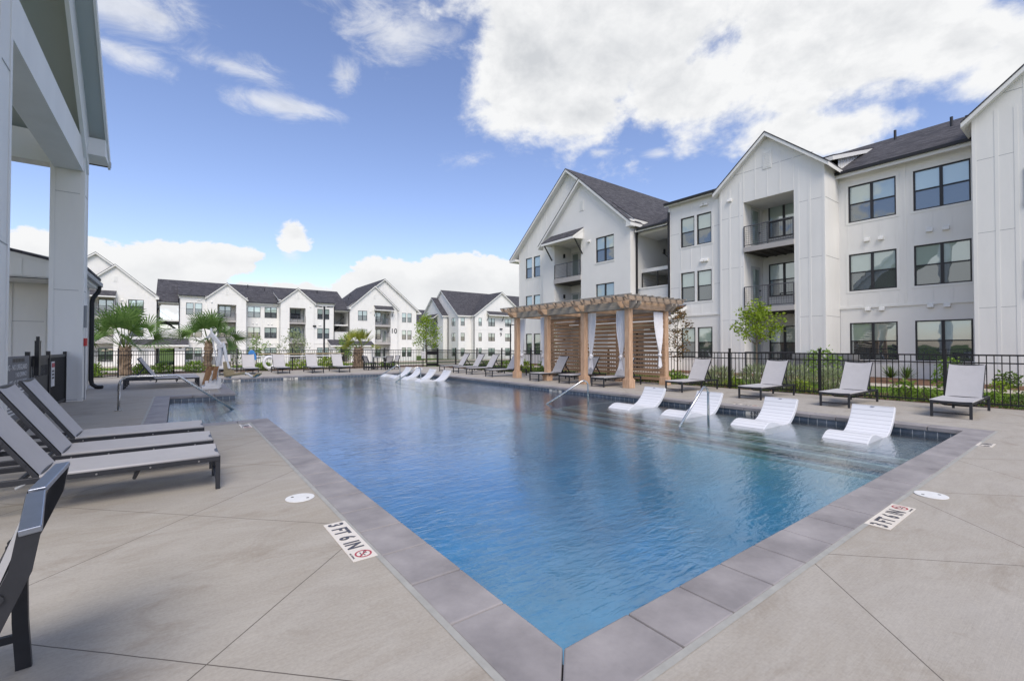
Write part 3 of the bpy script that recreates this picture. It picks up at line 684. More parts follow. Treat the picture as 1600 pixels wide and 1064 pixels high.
def apartment(label):
    r = thing('apartment_building', label, 'apartment building')
    wl = MB(); tr = MB(); rf = MB()          # wall: 0 board, 1 brick, 2 lap siding, 3 flashing
    # ---- recess wall, y = 0
    H = []
    for xc in (-1.09, 1.21):
        for z0, z1 in WINZ: H.append((xc-.865, xc+.865, z0, z1, .12))
    Hh = [h for h in H if h[2] > 3]; Hl = [h for h in H if h[2] < 3]
    wall_holes(wl, -2.33, 2.33, 3.11, 9.45, 0, Hh, 0); wall_holes(wl, -2.33, 2.33, -.3, 3.11, .02, Hl, 1)
    tr.box(-2.33, 2.33, -.035, .05, 3.07, 3.17)
    for h in H:
        window(r, (h[0]+h[1])/2, .05, h[2], h[3], h[1]-h[0]-.004, True)
        if h[2] > 3:
            surround(tr, h[0], h[1], h[2], h[3], 0)
            for k in range(4):
                xx = h[0]-.02+k*.585; 
                if h[2] < 5: wl.box(xx-.03, xx+.03, -.010, .01, 3.2, h[2]-.1)
                wl.box(xx-.03, xx+.03, -.010, .01, h[3]+.14, (6.93 if h[2] < 5 else 9.15))
        else: tr.box(h[0]-.04, h[1]+.04, -.03, .05, h[2]-.07, h[2]-.002)
    for xx in (.06,): wl.box(xx-.04, xx+.04, -.021, .01, 3.2, 9.3)
    # ---- two centre gables with stacked balconies, low shed roofs beside them
    for s in (-1, 1):
        X = lambda a: s*a
        def bx(m, a0, a1, *q): m.box(min(s*a0, s*a1), max(s*a0, s*a1), *q)
        y = -1.7; a0, a1 = 2.33, 7.22; am = 4.775; sl = .87; ze = 9.55
        ho = (min(s*3.6, s*5.95), max(s*3.6, s*5.95), .02, 8.72, 2.1)
        wall_holes(wl, min(s*a0, s*a1), max(s*a0, s*a1), -.3, ze, y, [ho], 0)
        zp = ze+sl*(am-a0)
        wl.poly([(X(a0), y, ze), (X(a1), y, ze), (X(am), y, zp)], 0)
        wl.quad((X(a0), y, -.3), (X(a0), 0, -.3), (X(a0), 0, ze), (X(a0), y, ze), 0)
        wl.quad((X(a1), y, -.3), (X(a1), -1, -.3), (X(a1), -1, ze), (X(a1), y, ze), 0)
        # boards: corner posts, mid boards, gable battens, flashing joints
        for a, z1 in ((a0+.06, ze+.05), (a1-.06, ze+.05), (3.42, 9.7), (2.95, 9.75), (6.13, 9.8), (6.68, 9.6)):
            bx(wl, a-.05, a+.05, y-.009, y+.01, -.2, z1, 0)
        for k in range(5):
            a = 3.6+.03+k*.58; bx(wl, a-.03, a+.03, y-.008, y+.01, 8.76, ze+sl*(min(a-a0, a1-a))-.1, 0)
        for z in (2.71, 5.42, 8.07):
            for q0, q1 in ((2.46, 3.37), (6.0, 7.1)): bx(wl, q0, q1, y-.003, y+.01, z, z+.016, 3)
            wl.box(min(X(a0-.006), X(a0+.01)), max(X(a0-.006), X(a0+.01)), y+.05, -.02, z, z+.018, 3)
        bx(wl, 2.8, 4.55, y-.005, y+.01, 10.25, 10.268, 3); bx(wl, 5.0, 6.75, y-.005, y+.01, 10.25, 10.268, 3)
        # balcony interior: back wall, side door, window
        wl.quad((X(3.6), y+2.1, 0), (X(5.95), y+2.1, 0), (X(5.95), y+2.1, 8.72), (X(3.6), y+2.1, 8.72), 2)
        for f in range(3):
            z0 = (0, 3.3, 6.4)[f]
            window(r, X(4.86), y+2.03, z0+.68, z0+2.4, 1.5, True)
            surround(tr, X(4.86)-.75, X(4.86)+.75, z0+.68, z0+2.4, y+2.07, .09)
            # door on the outer side wall
            dm = MB(); dx = 5.95-.012
            dm.box(min(X(dx), X(dx+.03)), max(X(dx), X(dx+.03)), y+.75, y+1.75, z0+.03, z0+2.25, 0)
            dm.box(min(X(dx-.006), X(dx)), max(X(dx-.006), X(dx)), y+.93, y+1.57, z0+.3, z0+2.1, 1)
            dd = dm.build('balcony_door', [M['door'], M['pane_grn']], r)
            hm = MB(); hm.box(min(X(dx-.06), X(dx)), max(X(dx-.06), X(dx)), y+1.63, y+1.70, z0+.98, z0+1.03); hm.build('handle', M['dark'], dd)
            if f:
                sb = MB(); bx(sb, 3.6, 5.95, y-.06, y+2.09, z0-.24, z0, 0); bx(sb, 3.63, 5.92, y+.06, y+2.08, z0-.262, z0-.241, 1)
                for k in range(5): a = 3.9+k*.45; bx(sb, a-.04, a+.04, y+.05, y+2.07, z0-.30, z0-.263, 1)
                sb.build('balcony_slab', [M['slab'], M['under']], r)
                gm = MB(); grid_rail(gm, (X(3.63), y-.02), (X(5.92), y-.02), z0); gm.build('balcony_railing', M['rail'], r)
        gm = MB(); grid_rail(gm, (X(3.63), y+.02), (X(5.92), y+.02), .0, mesh=True); gm.build('balcony_railing', M['rail'], r)
        # gable louvre
        lv = MB(); bx(lv, am-.2, am+.2, y-.03, y, 10.12, 11.02)
        for k in range(9): bx(lv, am-.14, am+.14, y-.045, y-.03, 10.2+k*.085, 10.25+k*.085)
        lv.build('gable_vent', M['trim'], r)
        slope_slab(rf, tr, (X(a0-.24), ze-.24*sl+.17), (X(am), zp+.17), y-.28, 5.0)
        slope_slab(rf, tr, (X(a1+.24), ze-.24*sl+.17), (X(am), zp+.17), y-.28, 5.0)
        # ---- flat bay
        y2 = -1.55; b0, b1 = 7.22, 10.42
        HF = []
        for z0, z1 in WINZ:
            for xa in (8.19, 9.2): HF.append((min(X(xa-.43), X(xa+.43)), max(X(xa-.43), X(xa+.43)), z0, z1, .12))
        wall_holes(wl, min(X(b0), X(b1)), max(X(b0), X(b1)), 3.11, 9.74, y2, [h for h in HF if h[2] > 3], 0)
        wall_holes(wl, min(X(b0), X(b1)), max(X(b0), X(b1)), -.3, 3.11, y2+.02, [h for h in HF if h[2] < 3], 1)
        for h in HF:
            window(r, (h[0]+h[1])/2, y2+.05, h[2], h[3], .856, False)
            if h[2] > 3: surround(tr, h[0], h[1], h[2], h[3], y2, .085)
            else: tr.box(h[0]-.04, h[1]+.04, y2-.012, y2+.05, h[2]-.07, h[2]-.002)
        for k in range(4):
            a = 7.75+k*.62
            bx(wl, a-.03, a+.03, y2-.009, y2+.01, 8.92, 9.5, 0); bx(wl, a-.03, a+.03, y2-.009, y2+.01, 5.76, 6.95, 0); bx(wl, a-.03, a+.03, y2-.009, y2+.01, 3.2, 3.78, 0)
        bx(wl, b1-.1, b1+.02, y2-.022, y2+.01, -.2, 9.5, 0)
        for z in (7.9, 4.75): 
            bx(wl, 9.75, 10.3, y2-.005, y2+.01, z, z+.016, 3); bx(wl, 7.25, 7.62, y2-.005, y2+.01, z, z+.016, 3)
        bx(tr, b0, b1, y2-.035, y2+.05, 3.06, 3.16)
        # side of the bay in the breezeway
        wl.quad((X(b1), y2, -.3), (X(b1), 12, -.3), (X(b1), 12, 9.5), (X(b1), y2, 9.5), 2)
        # shed roof over gable flanks and bay, with its fascia and cheek
        def shz(yy): return 9.72+.325*(yy+1.55)
        y0s, y1s = y2-.28, 5.0
        for q0, q1, ys in ((2.12, 7.24, -1.35), (7.24, b1+.12, y0s)):
            p = [(X(q0), ys, shz(ys)+.14), (X(q1), ys, shz(ys)+.14), (X(q1), y1s, shz(y1s)+.14), (X(q0), y1s, shz(y1s)+.14)]
            rf.prism(p, (0, 0, .06)); tr.prism([(q[0], q[1], q[2]-.18) for q in p], (0, 0, .178))
        cheek = [(X(2.34), .0, 9.4), (X(2.34), 5.0, 12.0), (X(2.34), 5.0, shz(5.0)), (X(2.34), 0, shz(0))]
        wl.poly(cheek, 0)
        for k in range(9):
            yy = .25+k*.42; wl.box(min(X(2.34), X(2.318)), max(X(2.34), X(2.318)), yy, yy+.05, 9.4+.5*yy, shz(yy), 0)
        # ---- breezeway
        c0, c1 = 10.42, 12.85
        for z in (3.16, 6.32):
            bx(tr, c0, c1, -.9, 12, z-.25, z)
        bx(wl, c0, c1, -1.38, -1.28, 2.9, 5.0, 2)
        bx(tr, c0, c1, -1.42, -1.24, 4.98, 5.06)
        bx(tr, c0, c1, -1.35, .8, 8.45, 8.62)
        wl.quad((X(c1), -1.4, -.3), (X(c1), 12, -.3), (X(c1), 12, 9.3), (X(c1), -1.4, 9.3), 2)
        gm = MB()
        for z in (5.0,): grid_rail(gm, (X(c0+.05), -.95), (X(c1-.05), -.95), z, posts=3, mesh=False)
        gm.build('stair_railing', M['dark'], r)
        # stair flight climbing across the opening
        st = MB()
        for k in range(9):
            yy = 1.0; a = c0+.25+k*.22; z = 5.0+.18*k
            bx(st, a, a+.3, yy, yy+1.1, z, z+.045)
        st.bar((X(c0+.2), 1.0, 5.0), (X(c0+2.2), 1.0, 6.64), .05, .22); st.bar((X(c0+.2), 2.1, 5.0), (X(c0+2.2), 2.1, 6.64), .05, .22)
        st.bar((X(c0+.2), 1.0, 5.95), (X(c0+2.2), 1.0, 7.6), .04, .04)
        st.build('stair_flight', M['dark'], r)
        if s > 0: bx(wl, c0, c1, 3.4, 3.5, 0, 9.2, 2)
        for yy, zz in ((1.4, 7.6), (4.0, 7.9)):
            lm = MB(); lm.box(min(X(c1-.10), X(c1)), max(X(c1-.10), X(c1)), yy, yy+.1, zz, zz+.34); lm.build('wall_lamp', M['black'], r)
        # dark ground passage and porch block with its shed roof
        pb = MB()
        p0, p1 = 9.75, 16.1
        hp = [(min(X(10.9), X(13.0)), max(X(10.9), X(13.0)), .0, 2.35, 5.0)]
        if s > 0: hp = [(min(X(11.0), X(12.7)), max(X(11.0), X(12.7)), .0, 2.3, 5.0)]
        wall_holes(wl, min(X(p0), X(p1)), max(X(p0), X(p1)), -.3, 2.75, -3.35, hp, 0)
        wl.poly([(X(p0), -3.35, -.3), (X(p0), -1.5, -.3), (X(p0), -1.5, 3.45), (X(p0), -3.35, 2.75)], 0); wl.poly([(X(p1), -3.35, -.3), (X(p1), -1.5, -.3), (X(p1), -1.5, 3.45), (X(p1), -3.35, 2.75)], 0)
        pr = [(X(p0-.45), -3.85, 2.78), (X(p1+.45), -3.85, 2.78), (X(p1+.45), -1.5, 3.70), (X(p0-.45), -1.5, 3.70)]
        rf.prism(pr, (0, 0, .06)); tr.prism([(q[0], q[1], q[2]-.2) for q in pr], (0, 0, .198))
        dm = MB(); bx(dm, 13.6, 14.6, -3.38, -3.36, .0, 2.15); dm.build('utility_door', M['door'], r)
        dm = MB(); bx(dm, 10.1, 10.4, -3.45, -3.35, 2.3, 2.42); dm.build('wall_lamp', M['black'], r)
        # ---- end wing: broad gable with a smaller brick gable in front
        e0, e1 = 12.85, 25.25; yb_ = -1.4; sb_ = .82; zeb = 9.35; em = (e0+e1)/2
        HB = []
        for z0, z1 in WINZ:
            for xa in (22.83, 23.88): HB.append((min(X(xa-.41), X(xa+.41)), max(X(xa-.41), X(xa+.41)), z0, z1, .12))
        wall_holes(wl, min(X(21.0), X(e1)), max(X(21.0), X(e1)), -.3, zeb, yb_, HB, 0)
        zpb = zeb+sb_*(em-e0)
        wl.poly([(X(e0), yb_, zeb), (X(e1), yb_, zeb), (X(em), yb_, zpb)], 0)
        wl.quad((X(e1), yb_, -.3), (X(e1), 14, -.3), (X(e1), 14, zeb), (X(e1), yb_, zeb), 0)
        for h in HB:
            window(r, (h[0]+h[1])/2, yb_+.05, h[2], h[3], .816, False)
            surround(tr, h[0], h[1], h[2], h[3], yb_, .085)
        for a in (21.7, 22.28, 22.83, 23.38, 23.93, 24.45, 25.2):
            if a in (21.7, 25.2, 24.45): bx(wl, a-.03, a+.03, yb_-.009, yb_+.01, -.2, zeb+.82*(e1-a)-.1, 0)
            else:
                bx(wl, a-.03, a+.03, yb_-.009, yb_+.01, 2.6, 3.75, 0); bx(wl, a-.03, a+.03, yb_-.009, yb_+.01, 5.76, 6.9, 0); bx(wl, a-.03, a+.03, yb_-.009, yb_+.01, 8.95, zeb+.82*(e1-a)-.1, 0)
        bx(wl, 21.4, 22.2, yb_-.005, yb_+.01, 9.6, 9.616, 3)
        slope_slab(rf, tr, (X(e0-.12), zeb-.12*sb_+.18), (X(em), zpb+.18), yb_-.4, 14.2, white=.2)
        slope_slab(rf, tr, (X(e1+.85), zeb-.85*sb_+.18), (X(em), zpb+.18), yb_-.4, 14.2, white=.2)
        # eave returns
        bx(tr, e1, e1+.82, yb_-.39, yb_+.4, zeb-.85*sb_-.02, zeb-.85*sb_+.17)
        g0, g1 = 12.87, 21.3; yg = -2.05; gm_ = 17.1; sg = .9; zeg = 9.2
        HG = [(min(X(14.2), X(15.8)), max(X(14.2), X(15.8)), z0, z1, .14) for z0, z1 in WINZ]
        hb = (min(X(17.2), X(20.0)), max(X(17.2), X(20.0)), .02, 9.02, 1.75)
        wall_holes(wl, min(X(g0), X(g1)), max(X(g0), X(g1)), -.3, zeg, yg, HG+[hb], 1)
        zpg = zeg+sg*(gm_-g0)
        wl.poly([(X(g0), yg, zeg), (X(g1), yg, zeg), (X(gm_), yg, zpg)], 1)
        wl.quad((X(g0), yg, -.3), (X(g0), -1.3, -.3), (X(g0), -1.3, zeg), (X(g0), yg, zeg), 1); wl.quad((X(g1), yg, -.3), (X(g1), -1.3, -.3), (X(g1), -1.3, zeg), (X(g1), yg, zeg), 1)
        for h in HG:
            window(r, (h[0]+h[1])/2, yg+.08, h[2], h[3], 1.596, True); tr.box(h[0]-.05, h[1]+.05, yg-.03, yg+.06, h[2]-.09, h[2]-.002)
        slope_slab(rf, tr, (X(g0-.28), zeg-.28*sg+.18), (X(gm_), zpg+.18), yg-.32, -1.2, white=.2)
        slope_slab(rf, tr, (X(g1+.28), zeg-.28*sg+.18), (X(gm_), zpg+.18), yg-.32, -1.2, white=.2)
        bx(tr, g0-.27, g0+.1, yg-.31, yg+.1, zeg-.30, zeg+.12)
        lv = MB(); bx(lv, gm_-.2, gm_+.2, yg-.03, yg, 10.95, 11.75)
        for k in range(8): bx(lv, gm_-.14, gm_+.14, yg-.045, yg-.03, 11.02+k*.085, 11.07+k*.085)
        lv.build('gable_vent', M['trim'], r)
        # balconies of the wing
        wl.quad((X(17.2), yg+1.75, 0), (X(20.0), yg+1.75, 0), (X(20.0), yg+1.75, 9.02), (X(17.2), yg+1.75, 9.02), 2)
        for f in range(3):
            z0 = (0, 3.3, 6.42)[f]
            window(r, X(18.1), yg+1.68, z0+.62, z0+2.35, 1.5, True)
            dm = MB(); bx(dm, 19.05, 19.9, yg+1.72, yg+1.74, z0+.02, z0+2.2, 0); bx(dm, 19.2, 19.75, yg+1.70, yg+1.72, z0+.3, z0+2.05, 1)
            dm.build('balcony_door', [M['door'], M['pane_grn']], r)
            lm = MB(); bx(lm, 19.88, 20.0, yg+.9, yg+1.02, z0+1.75, z0+2.05); lm.build('wall_lamp', M['black'], r)
            if f:
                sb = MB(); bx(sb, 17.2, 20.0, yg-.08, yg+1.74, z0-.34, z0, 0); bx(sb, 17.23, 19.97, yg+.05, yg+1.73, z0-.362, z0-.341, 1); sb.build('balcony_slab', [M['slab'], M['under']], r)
                gm = MB(); grid_rail(gm, (X(17.25), yg-.03), (X(19.95), yg-.03), z0, mesh=False); gm.build('balcony_railing', M['rail'], r)
        # awning over the top balcony
        aw = [(X(16.95), yg-1.05, 9.0), (X(20.35), yg-1.05, 9.0), (X(20.35), yg, 9.72), (X(16.95), yg, 9.72)]
        am1 = MB(); am1.prism(aw, (0, 0, .055), 0); am1.prism([(q[0], q[1], q[2]-.15) for q in aw], (0, 0, .148), 1)
        am1.poly([(X(16.97), yg-1.0, 8.88), (X(20.33), yg-1.0, 8.88), (X(20.33), yg, 9.05), (X(16.97), yg, 9.05)], 1)
        for q in (16.98, 20.32): am1.poly([(X(q), yg-1.03, 8.86), (X(q), yg, 8.95), (X(q), yg, 9.6)], 1)
        aa = am1.build('awning', [M['roof'], M['trim']], r)
        for q in (17.05, 20.25):
            b_ = MB(); b_.bar((X(q), yg-.8, 8.93), (X(q), yg-.02, 7.9), .07, .07); b_.build('brace', M['dark'], aa)
        # downspouts
        for a, yy, z1 in ((c0-.03, y2-.06, 9.3), (c1-.05, yg-.06 if False else -1.5, 8.7)):
            dm = MB(); bx(dm, a-.05, a+.05, yy-.05, yy+.05, 0, z1); dm.build('downspout', M['dark'], r)
        # breezeway eave roof
        q = [(X(c0+.1), -1.75, 8.72), (X(c1-.1), -1.75, 8.72), (X(c1-.1), -.3, 9.42), (X(c0+.1), -.3, 9.42)]
        rf.prism(q, (0, 0, .06)); tr.prism([(u[0], u[1], u[2]-.16) for u in q], (0, 0, .158))
        gt = MB(); bx(gt, c0, c1-.25, -1.86, -1.74, 8.66, 8.77); bx(gt, 2.33+5.1, b1+.1, y2-.40, y2-.285, shz(y0s)+.04, shz(y0s)+.15); gt.build('gutter', M['dark'], r)
    # ---- main roof
    for s in (1, -1):
        pass
    pm = [(-13, -.42, 9.34), (13, -.42, 9.34), (13, 6.2, 12.65), (-13, 6.2, 12.65)]
    rf.prism(pm, (0, 0, .06)); tr.prism([(-2.33, -.40, 9.12), (2.33, -.40, 9.12), (2.33, 0.2, 9.42), (-2.33, 0.2, 9.42)], (0, 0, .2))
    rf.prism([(-13, 12.8, 9.34), (13, 12.8, 9.34), (13, 6.2, 12.65), (-13, 6.2, 12.65)], (0, 0, .06))
    gt = MB(); gt.box(-2.33, 2.33, -.52, -.41, 9.28, 9.40); gt.build('gutter', M['dark'], r)
    # back and hidden walls
    wl.box(-10.40, 10.40, .5, 12, 0, 9.25, 0); wl.box(12.87, 25.23, .4, 13.9, 0, 9.3, 0); wl.box(-25.23, -12.87, .4, 13.9, 0, 9.3, 0)
    # attic infill keeps the sky from showing through the roof
    wl.build('wall', [M['board'], M['brick'], M['lap'], M['flash']], r)
    tr.build('fascia_trim', M['trim'], r); rf.build('roof', M['roof'], r)
    # dryer hoods above windows
    hp = MB()
    hp.add([(-.10, -.13, 0), (.10, -.13, 0), (.10, 0, -.02), (-.10, 0, -.02), (-.10, -.10, .12), (.10, -.10, .12), (.10, 0, .16), (-.10, 0, .16)], [(3, 2, 1, 0), (4, 5, 6, 7), (0, 1, 5, 4), (1, 2, 6, 5), (2, 3, 7, 6), (3, 0, 4, 7)])
    h0 = hp.build('vent_hood', M['trim'], r); first = True
    spots = []
    for z in (2.95, 6.08): spots += [(-1.25, -.0, z), (-.75, -.0, z-.02), (.85, -.0, z), (1.35, -.0, z-.02)]
    for s in (-1, 1): spots += [(s*8.05, -1.55, 9.15), (s*8.3, -1.55, 9.15), (s*8.05, -1.55, 6.05), (s*8.3, -1.55, 6.05), (s*6.65, -1.7, 8.95), (s*16.4, -2.05, 8.6)]
    for q in spots:
        o = h0 if first else copy_tree(h0, r); first = False; o.location = q
    # roof pipes
    for k, (x, y, z) in enumerate(((.9, 4.2, 11.65), (-1.4, 5.2, 12.2), (-9.0, 1.0, 10.3), (-14.6, 5, 10.9), (15.0, 6, 11.2), (9.2, 4.8, 12.0), (16.2, 9, 12.2))):
        pm_ = MB(); pm_.tube([(x, y, z-.3), (x, y, z+.5)], .06, 10); pm_.build('vent_pipe', M['dark'], r)
    return r
BASE_B = apartment('long white three-storey apartment building beyond the pergola, its gables and balconies nearest the pool')
b10 = copy_tree(BASE_B)
BASE_B.location = (25, 5.4, 0); BASE_B.rotation_euler = (0, 0, R(-90))
b10['label'] = 'long white apartment building with number 10, facing the far pool fence behind the palms'
b10.location = (10.64, 79.5, -1.17); BASE[b10.name] = Vector()
text_mesh('10', 1.25, 'building_number', M['dark'], b10, frame((20.62, -2.09, 5.35), (1, 0, 0), (0, 0, 1)), extrude=.02)
for x, y, z in ((7.3, -1.62, 5.9),):
    mb = MB(); mb.box(x-.25, x+.25, y-.2, y, z-.12, z+.12); mb.build('wall_lamp', M['black'], b10)

def plain_building(name, label, x0, x1, y0, y1, zb, ze, zr, ridge='x', wins=(), extra=None, holes=()):
    r = thing(name, label, 'apartment building', (0, 0, 0)); wl = MB(); rf = MB(); tr = MB()
    H = [(a-w/2, a+w/2, z0, z1, .12) for a, z0, z1, w, d in wins]
    wall_holes(wl, x0, x1, zb, ze, y0, H, 0)
    for p, q in (((x1, y0), (x1, y1)), ((x1, y1), (x0, y1)), ((x0, y1), (x0, y0))):
        if (p, q) == ((x0, y1), (x0, y0)) and extra: continue
        wl.quad((*p, zb), (*q, zb), (*q, ze), (*p, ze), 0)
    for a, z0, z1, w, d in wins: window(r, a, y0+.05, z0, z1, w-.004, d)
    ym, xm = (y0+y1)/2, (x0+x1)/2
    if ridge == 'x':
        for ye, sgn in ((y0-.35, 1), (y1+.35, -1)):
            zz = ze-.35*(zr-ze)/(ym-y0)+.15
            p = [(x0-.35, ye, zz), (x1+.35, ye, zz), (x1+.35, ym, zr+.15), (x0-.35, ym, zr+.15)]
            rf.prism(p, (0, 0, .07)); rf.prism([(a-.02 if a < xm else a+.02, b, c-.22) for a, b, c in p], (0, 0, .218), 1)
        for x in (x0, x1): wl.poly([(x, y0, ze), (x, y1, ze), (x, ym, zr)], 0)
    if extra: extra(r, wl, rf, tr)
    wl.build('wall', [M['board'], M['brick'], M['lap'], M['flash']], r); rf.build('roof', [M['roof'], M['trim']], r)
    if tr.v: tr.build('fascia_trim', M['trim'], r)
    return r
def b9_extra(r, wl, rf, tr):
    zo = -1.3
    # front cross gable facing the road
    x0, x1, y = 49.6, 63.2, 79.6; xm = 56.4; ze = 8.0; zp = 13.05
    W9 = [(51.0, .8, False), (53.9, 1.7, True), (58.3, 1.7, True)]
    H = [(a-w/2, a+w/2, z0+zo, z1+zo, .12) for a, w, d in W9 for z0, z1 in WINZ]
    wall_holes(wl, x0, x1, zo, ze, y, H, 0); wl.poly([(x0, y, ze), (x1, y, ze), (xm, y, zp)], 0)
    for x in (x0, x1): wl.quad((x, y, zo), (x, 81, zo), (x, 81, ze), (x, y, ze), 0)
    for a, w, d in W9:
        for z0, z1 in WINZ: window(r, a, y+.05, z0+zo, z1+zo, w-.004, d)
    sl = (zp-ze)/(xm-x0)
    slope_slab(rf, tr, (x0-.3, ze-.3*sl+.15), (xm, zp+.15), y-.4, 88, white=.22); slope_slab(rf, tr, (x1+.3, ze-.3*sl+.15), (xm, zp+.15), y-.4, 88, white=.22)
    wl.box(x0, x1, y-.03, y+.01, 4.95, 5.05, 0)
    for k in range(9):
        a = x0+1+k*1.45; wl.box(a-.04, a+.04, y-.011, y+.01, 7.6, min(ze+sl*(a-x0), ze+sl*(x1-a))-.15, 0)
    aw = [(52.6, y-1.1, 8.15), (60.4, y-1.1, 8.15), (60.4, y, 8.9), (52.6, y, 8.9)]
    am = MB(); am.prism(aw, (0, 0, .06), 0); am.prism([(q[0], q[1], q[2]-.2) for q in aw], (0, 0, .198), 1); a_ = am.build('awning', [M['roof'], M['trim']], r)
    for q in (52.7, 56.6, 60.3): b_ = MB(); b_.bar((q, y-.9, 8.05), (q, y-.02, 6.9), .09, .09); b_.build('brace', M['dark'], a_)
    text_mesh('9', 1.15, 'building_number', M['dark'], r, frame((56.3, y-.04, 4.0), (1, 0, 0), (0, 0, 1)), extrude=.02)
    mb = MB(); mb.box(56.0, 56.6, y-.25, y, 5.1, 5.35); mb.build('wall_lamp', M['black'], r)
    # end wall towards the pool: windows and a gabled balcony bay
    Tm = Matrix(((0, 1, 0), (-1, 0, 0), (0, 0, 1)))
    def side(mb2, src):
        for f, mi in zip(src.f, src.m): pass
    X0 = 46.6
    sw = MB(); HH = [(-83.9+k*0, -82.3, z0+zo, z1+zo, .12) for k in (0,) for z0, z1 in WINZ]
    wall_holes(sw, -95.5, -81.0, zo, 8.0, 0, HH, 0)
    wl.add([(X0+v[1], -v[0], v[2]) for v in sw.v], sw.f, 0)
    for z0, z1 in WINZ: window(r, X0+.05, 83.1, z0+zo, z1+zo, 1.59, True, rotz=R(-90))
    bay = MB(); ya, yb = 85.6, 95.2; hb = (-91.6, -88.2, zo+.02, 7.7, 1.8)
    wall_holes(bay, -yb, -ya, zo, 8.1, 0, [hb], 1)
    bay.poly([(-yb, 0, 8.1), (-ya, 0, 8.1), (-(ya+yb)/2, 0, 12.1)], 1)
    bay.quad((-91.6, 1.8, zo), (-88.2, 1.8, zo), (-88.2, 1.8, 7.7), (-91.6, 1.8, 7.7), 2)
    bay.quad((-ya, 0, zo), (-ya, 1.2, zo), (-ya, 1.2, 8.1), (-ya, 0, 8.1), 1)
    XB = 45.5
    wl.add([(XB+v[1], -v[0], v[2]) for v in bay.v], bay.f, 0)
    ym = (ya+yb)/2; s2 = 4.0/(ym-ya)
    for e in (ya-.3, yb+.3):
        ez = 8.1-.3*s2
        rf.prism([(XB-.4, e, ez+.15), (XB-.4, ym, 12.25), (XB-.4, ym, 12.32), (XB-.4, e, ez+.22)], (2, 0, 0)); tr.prism([(XB-.38, e, ez-.07), (XB-.38, ym, 12.03), (XB-.38, ym, 12.249), (XB-.38, e, ez+.149)], (1.6, 0, 0))
    for z0 in (2.0, 5.1):
        sb = MB(); sb.box(XB-.1, XB+1.75, 88.2, 91.6, z0-.35, z0); sb.build('balcony_slab', M['slab'], r)
        gm = MB(); grid_rail(gm, (XB-.05, 88.25), (XB-.05, 91.55), z0, mesh=False); gm.build('balcony_railing', M['rail'], r)
    aw = [(XB-1.1, 87.9, 7.75), (XB-1.1, 91.9, 7.75), (XB, 91.9, 8.5), (XB, 87.9, 8.5)]
    am = MB(); am.prism(aw, (0, 0, .06), 0); am.prism([(q[0], q[1], q[2]-.2) for q in aw], (0, 0, .198), 1); a_ = am.build('awning', [M['roof'], M['trim']], r)
    for q in (88.0, 91.8): b_ = MB(); b_.bar((XB-.9, q, 7.6), (XB-.02, q, 6.5), .09, .09); b_.build('brace', M['dark'], a_)
    for x, y_ in ((49.45, 79.5), (46.5, 85.3)):
        d_ = MB(); d_.box(x-.06, x+.06, y_-.06, y_+.06, zo, 7.8); d_.build('downspout', M['dark'], r)
plain_building('apartment_building', 'white apartment building with number 9 and dark roof between the far fence and the pergola', 46.6, 78, 81.0, 95.5, -1.3, 8.0, 13.6,
               wins=[(47.6, z0-1.3, z1-1.3, .95, False) for z0, z1 in WINZ], extra=b9_extra)
plain_building('apartment_building', 'white apartment building with dark roof glimpsed in the gap between buildings 10 and 9', 52, 84, 122, 134, -1.3, 8.2, 12.6,
               wins=[(a, z0-1.3, z1-1.3, 1.6, True) for a in (54.2, 59.0, 64.0) for z0, z1 in WINZ])
plain_building('apartment_building', 'dark roofed building end showing behind building 9 beside the pergola', 70, 100, 98, 112, -1.3, 9.2, 15.0, wins=[(80, 3, 4.7, 1.6, True)])
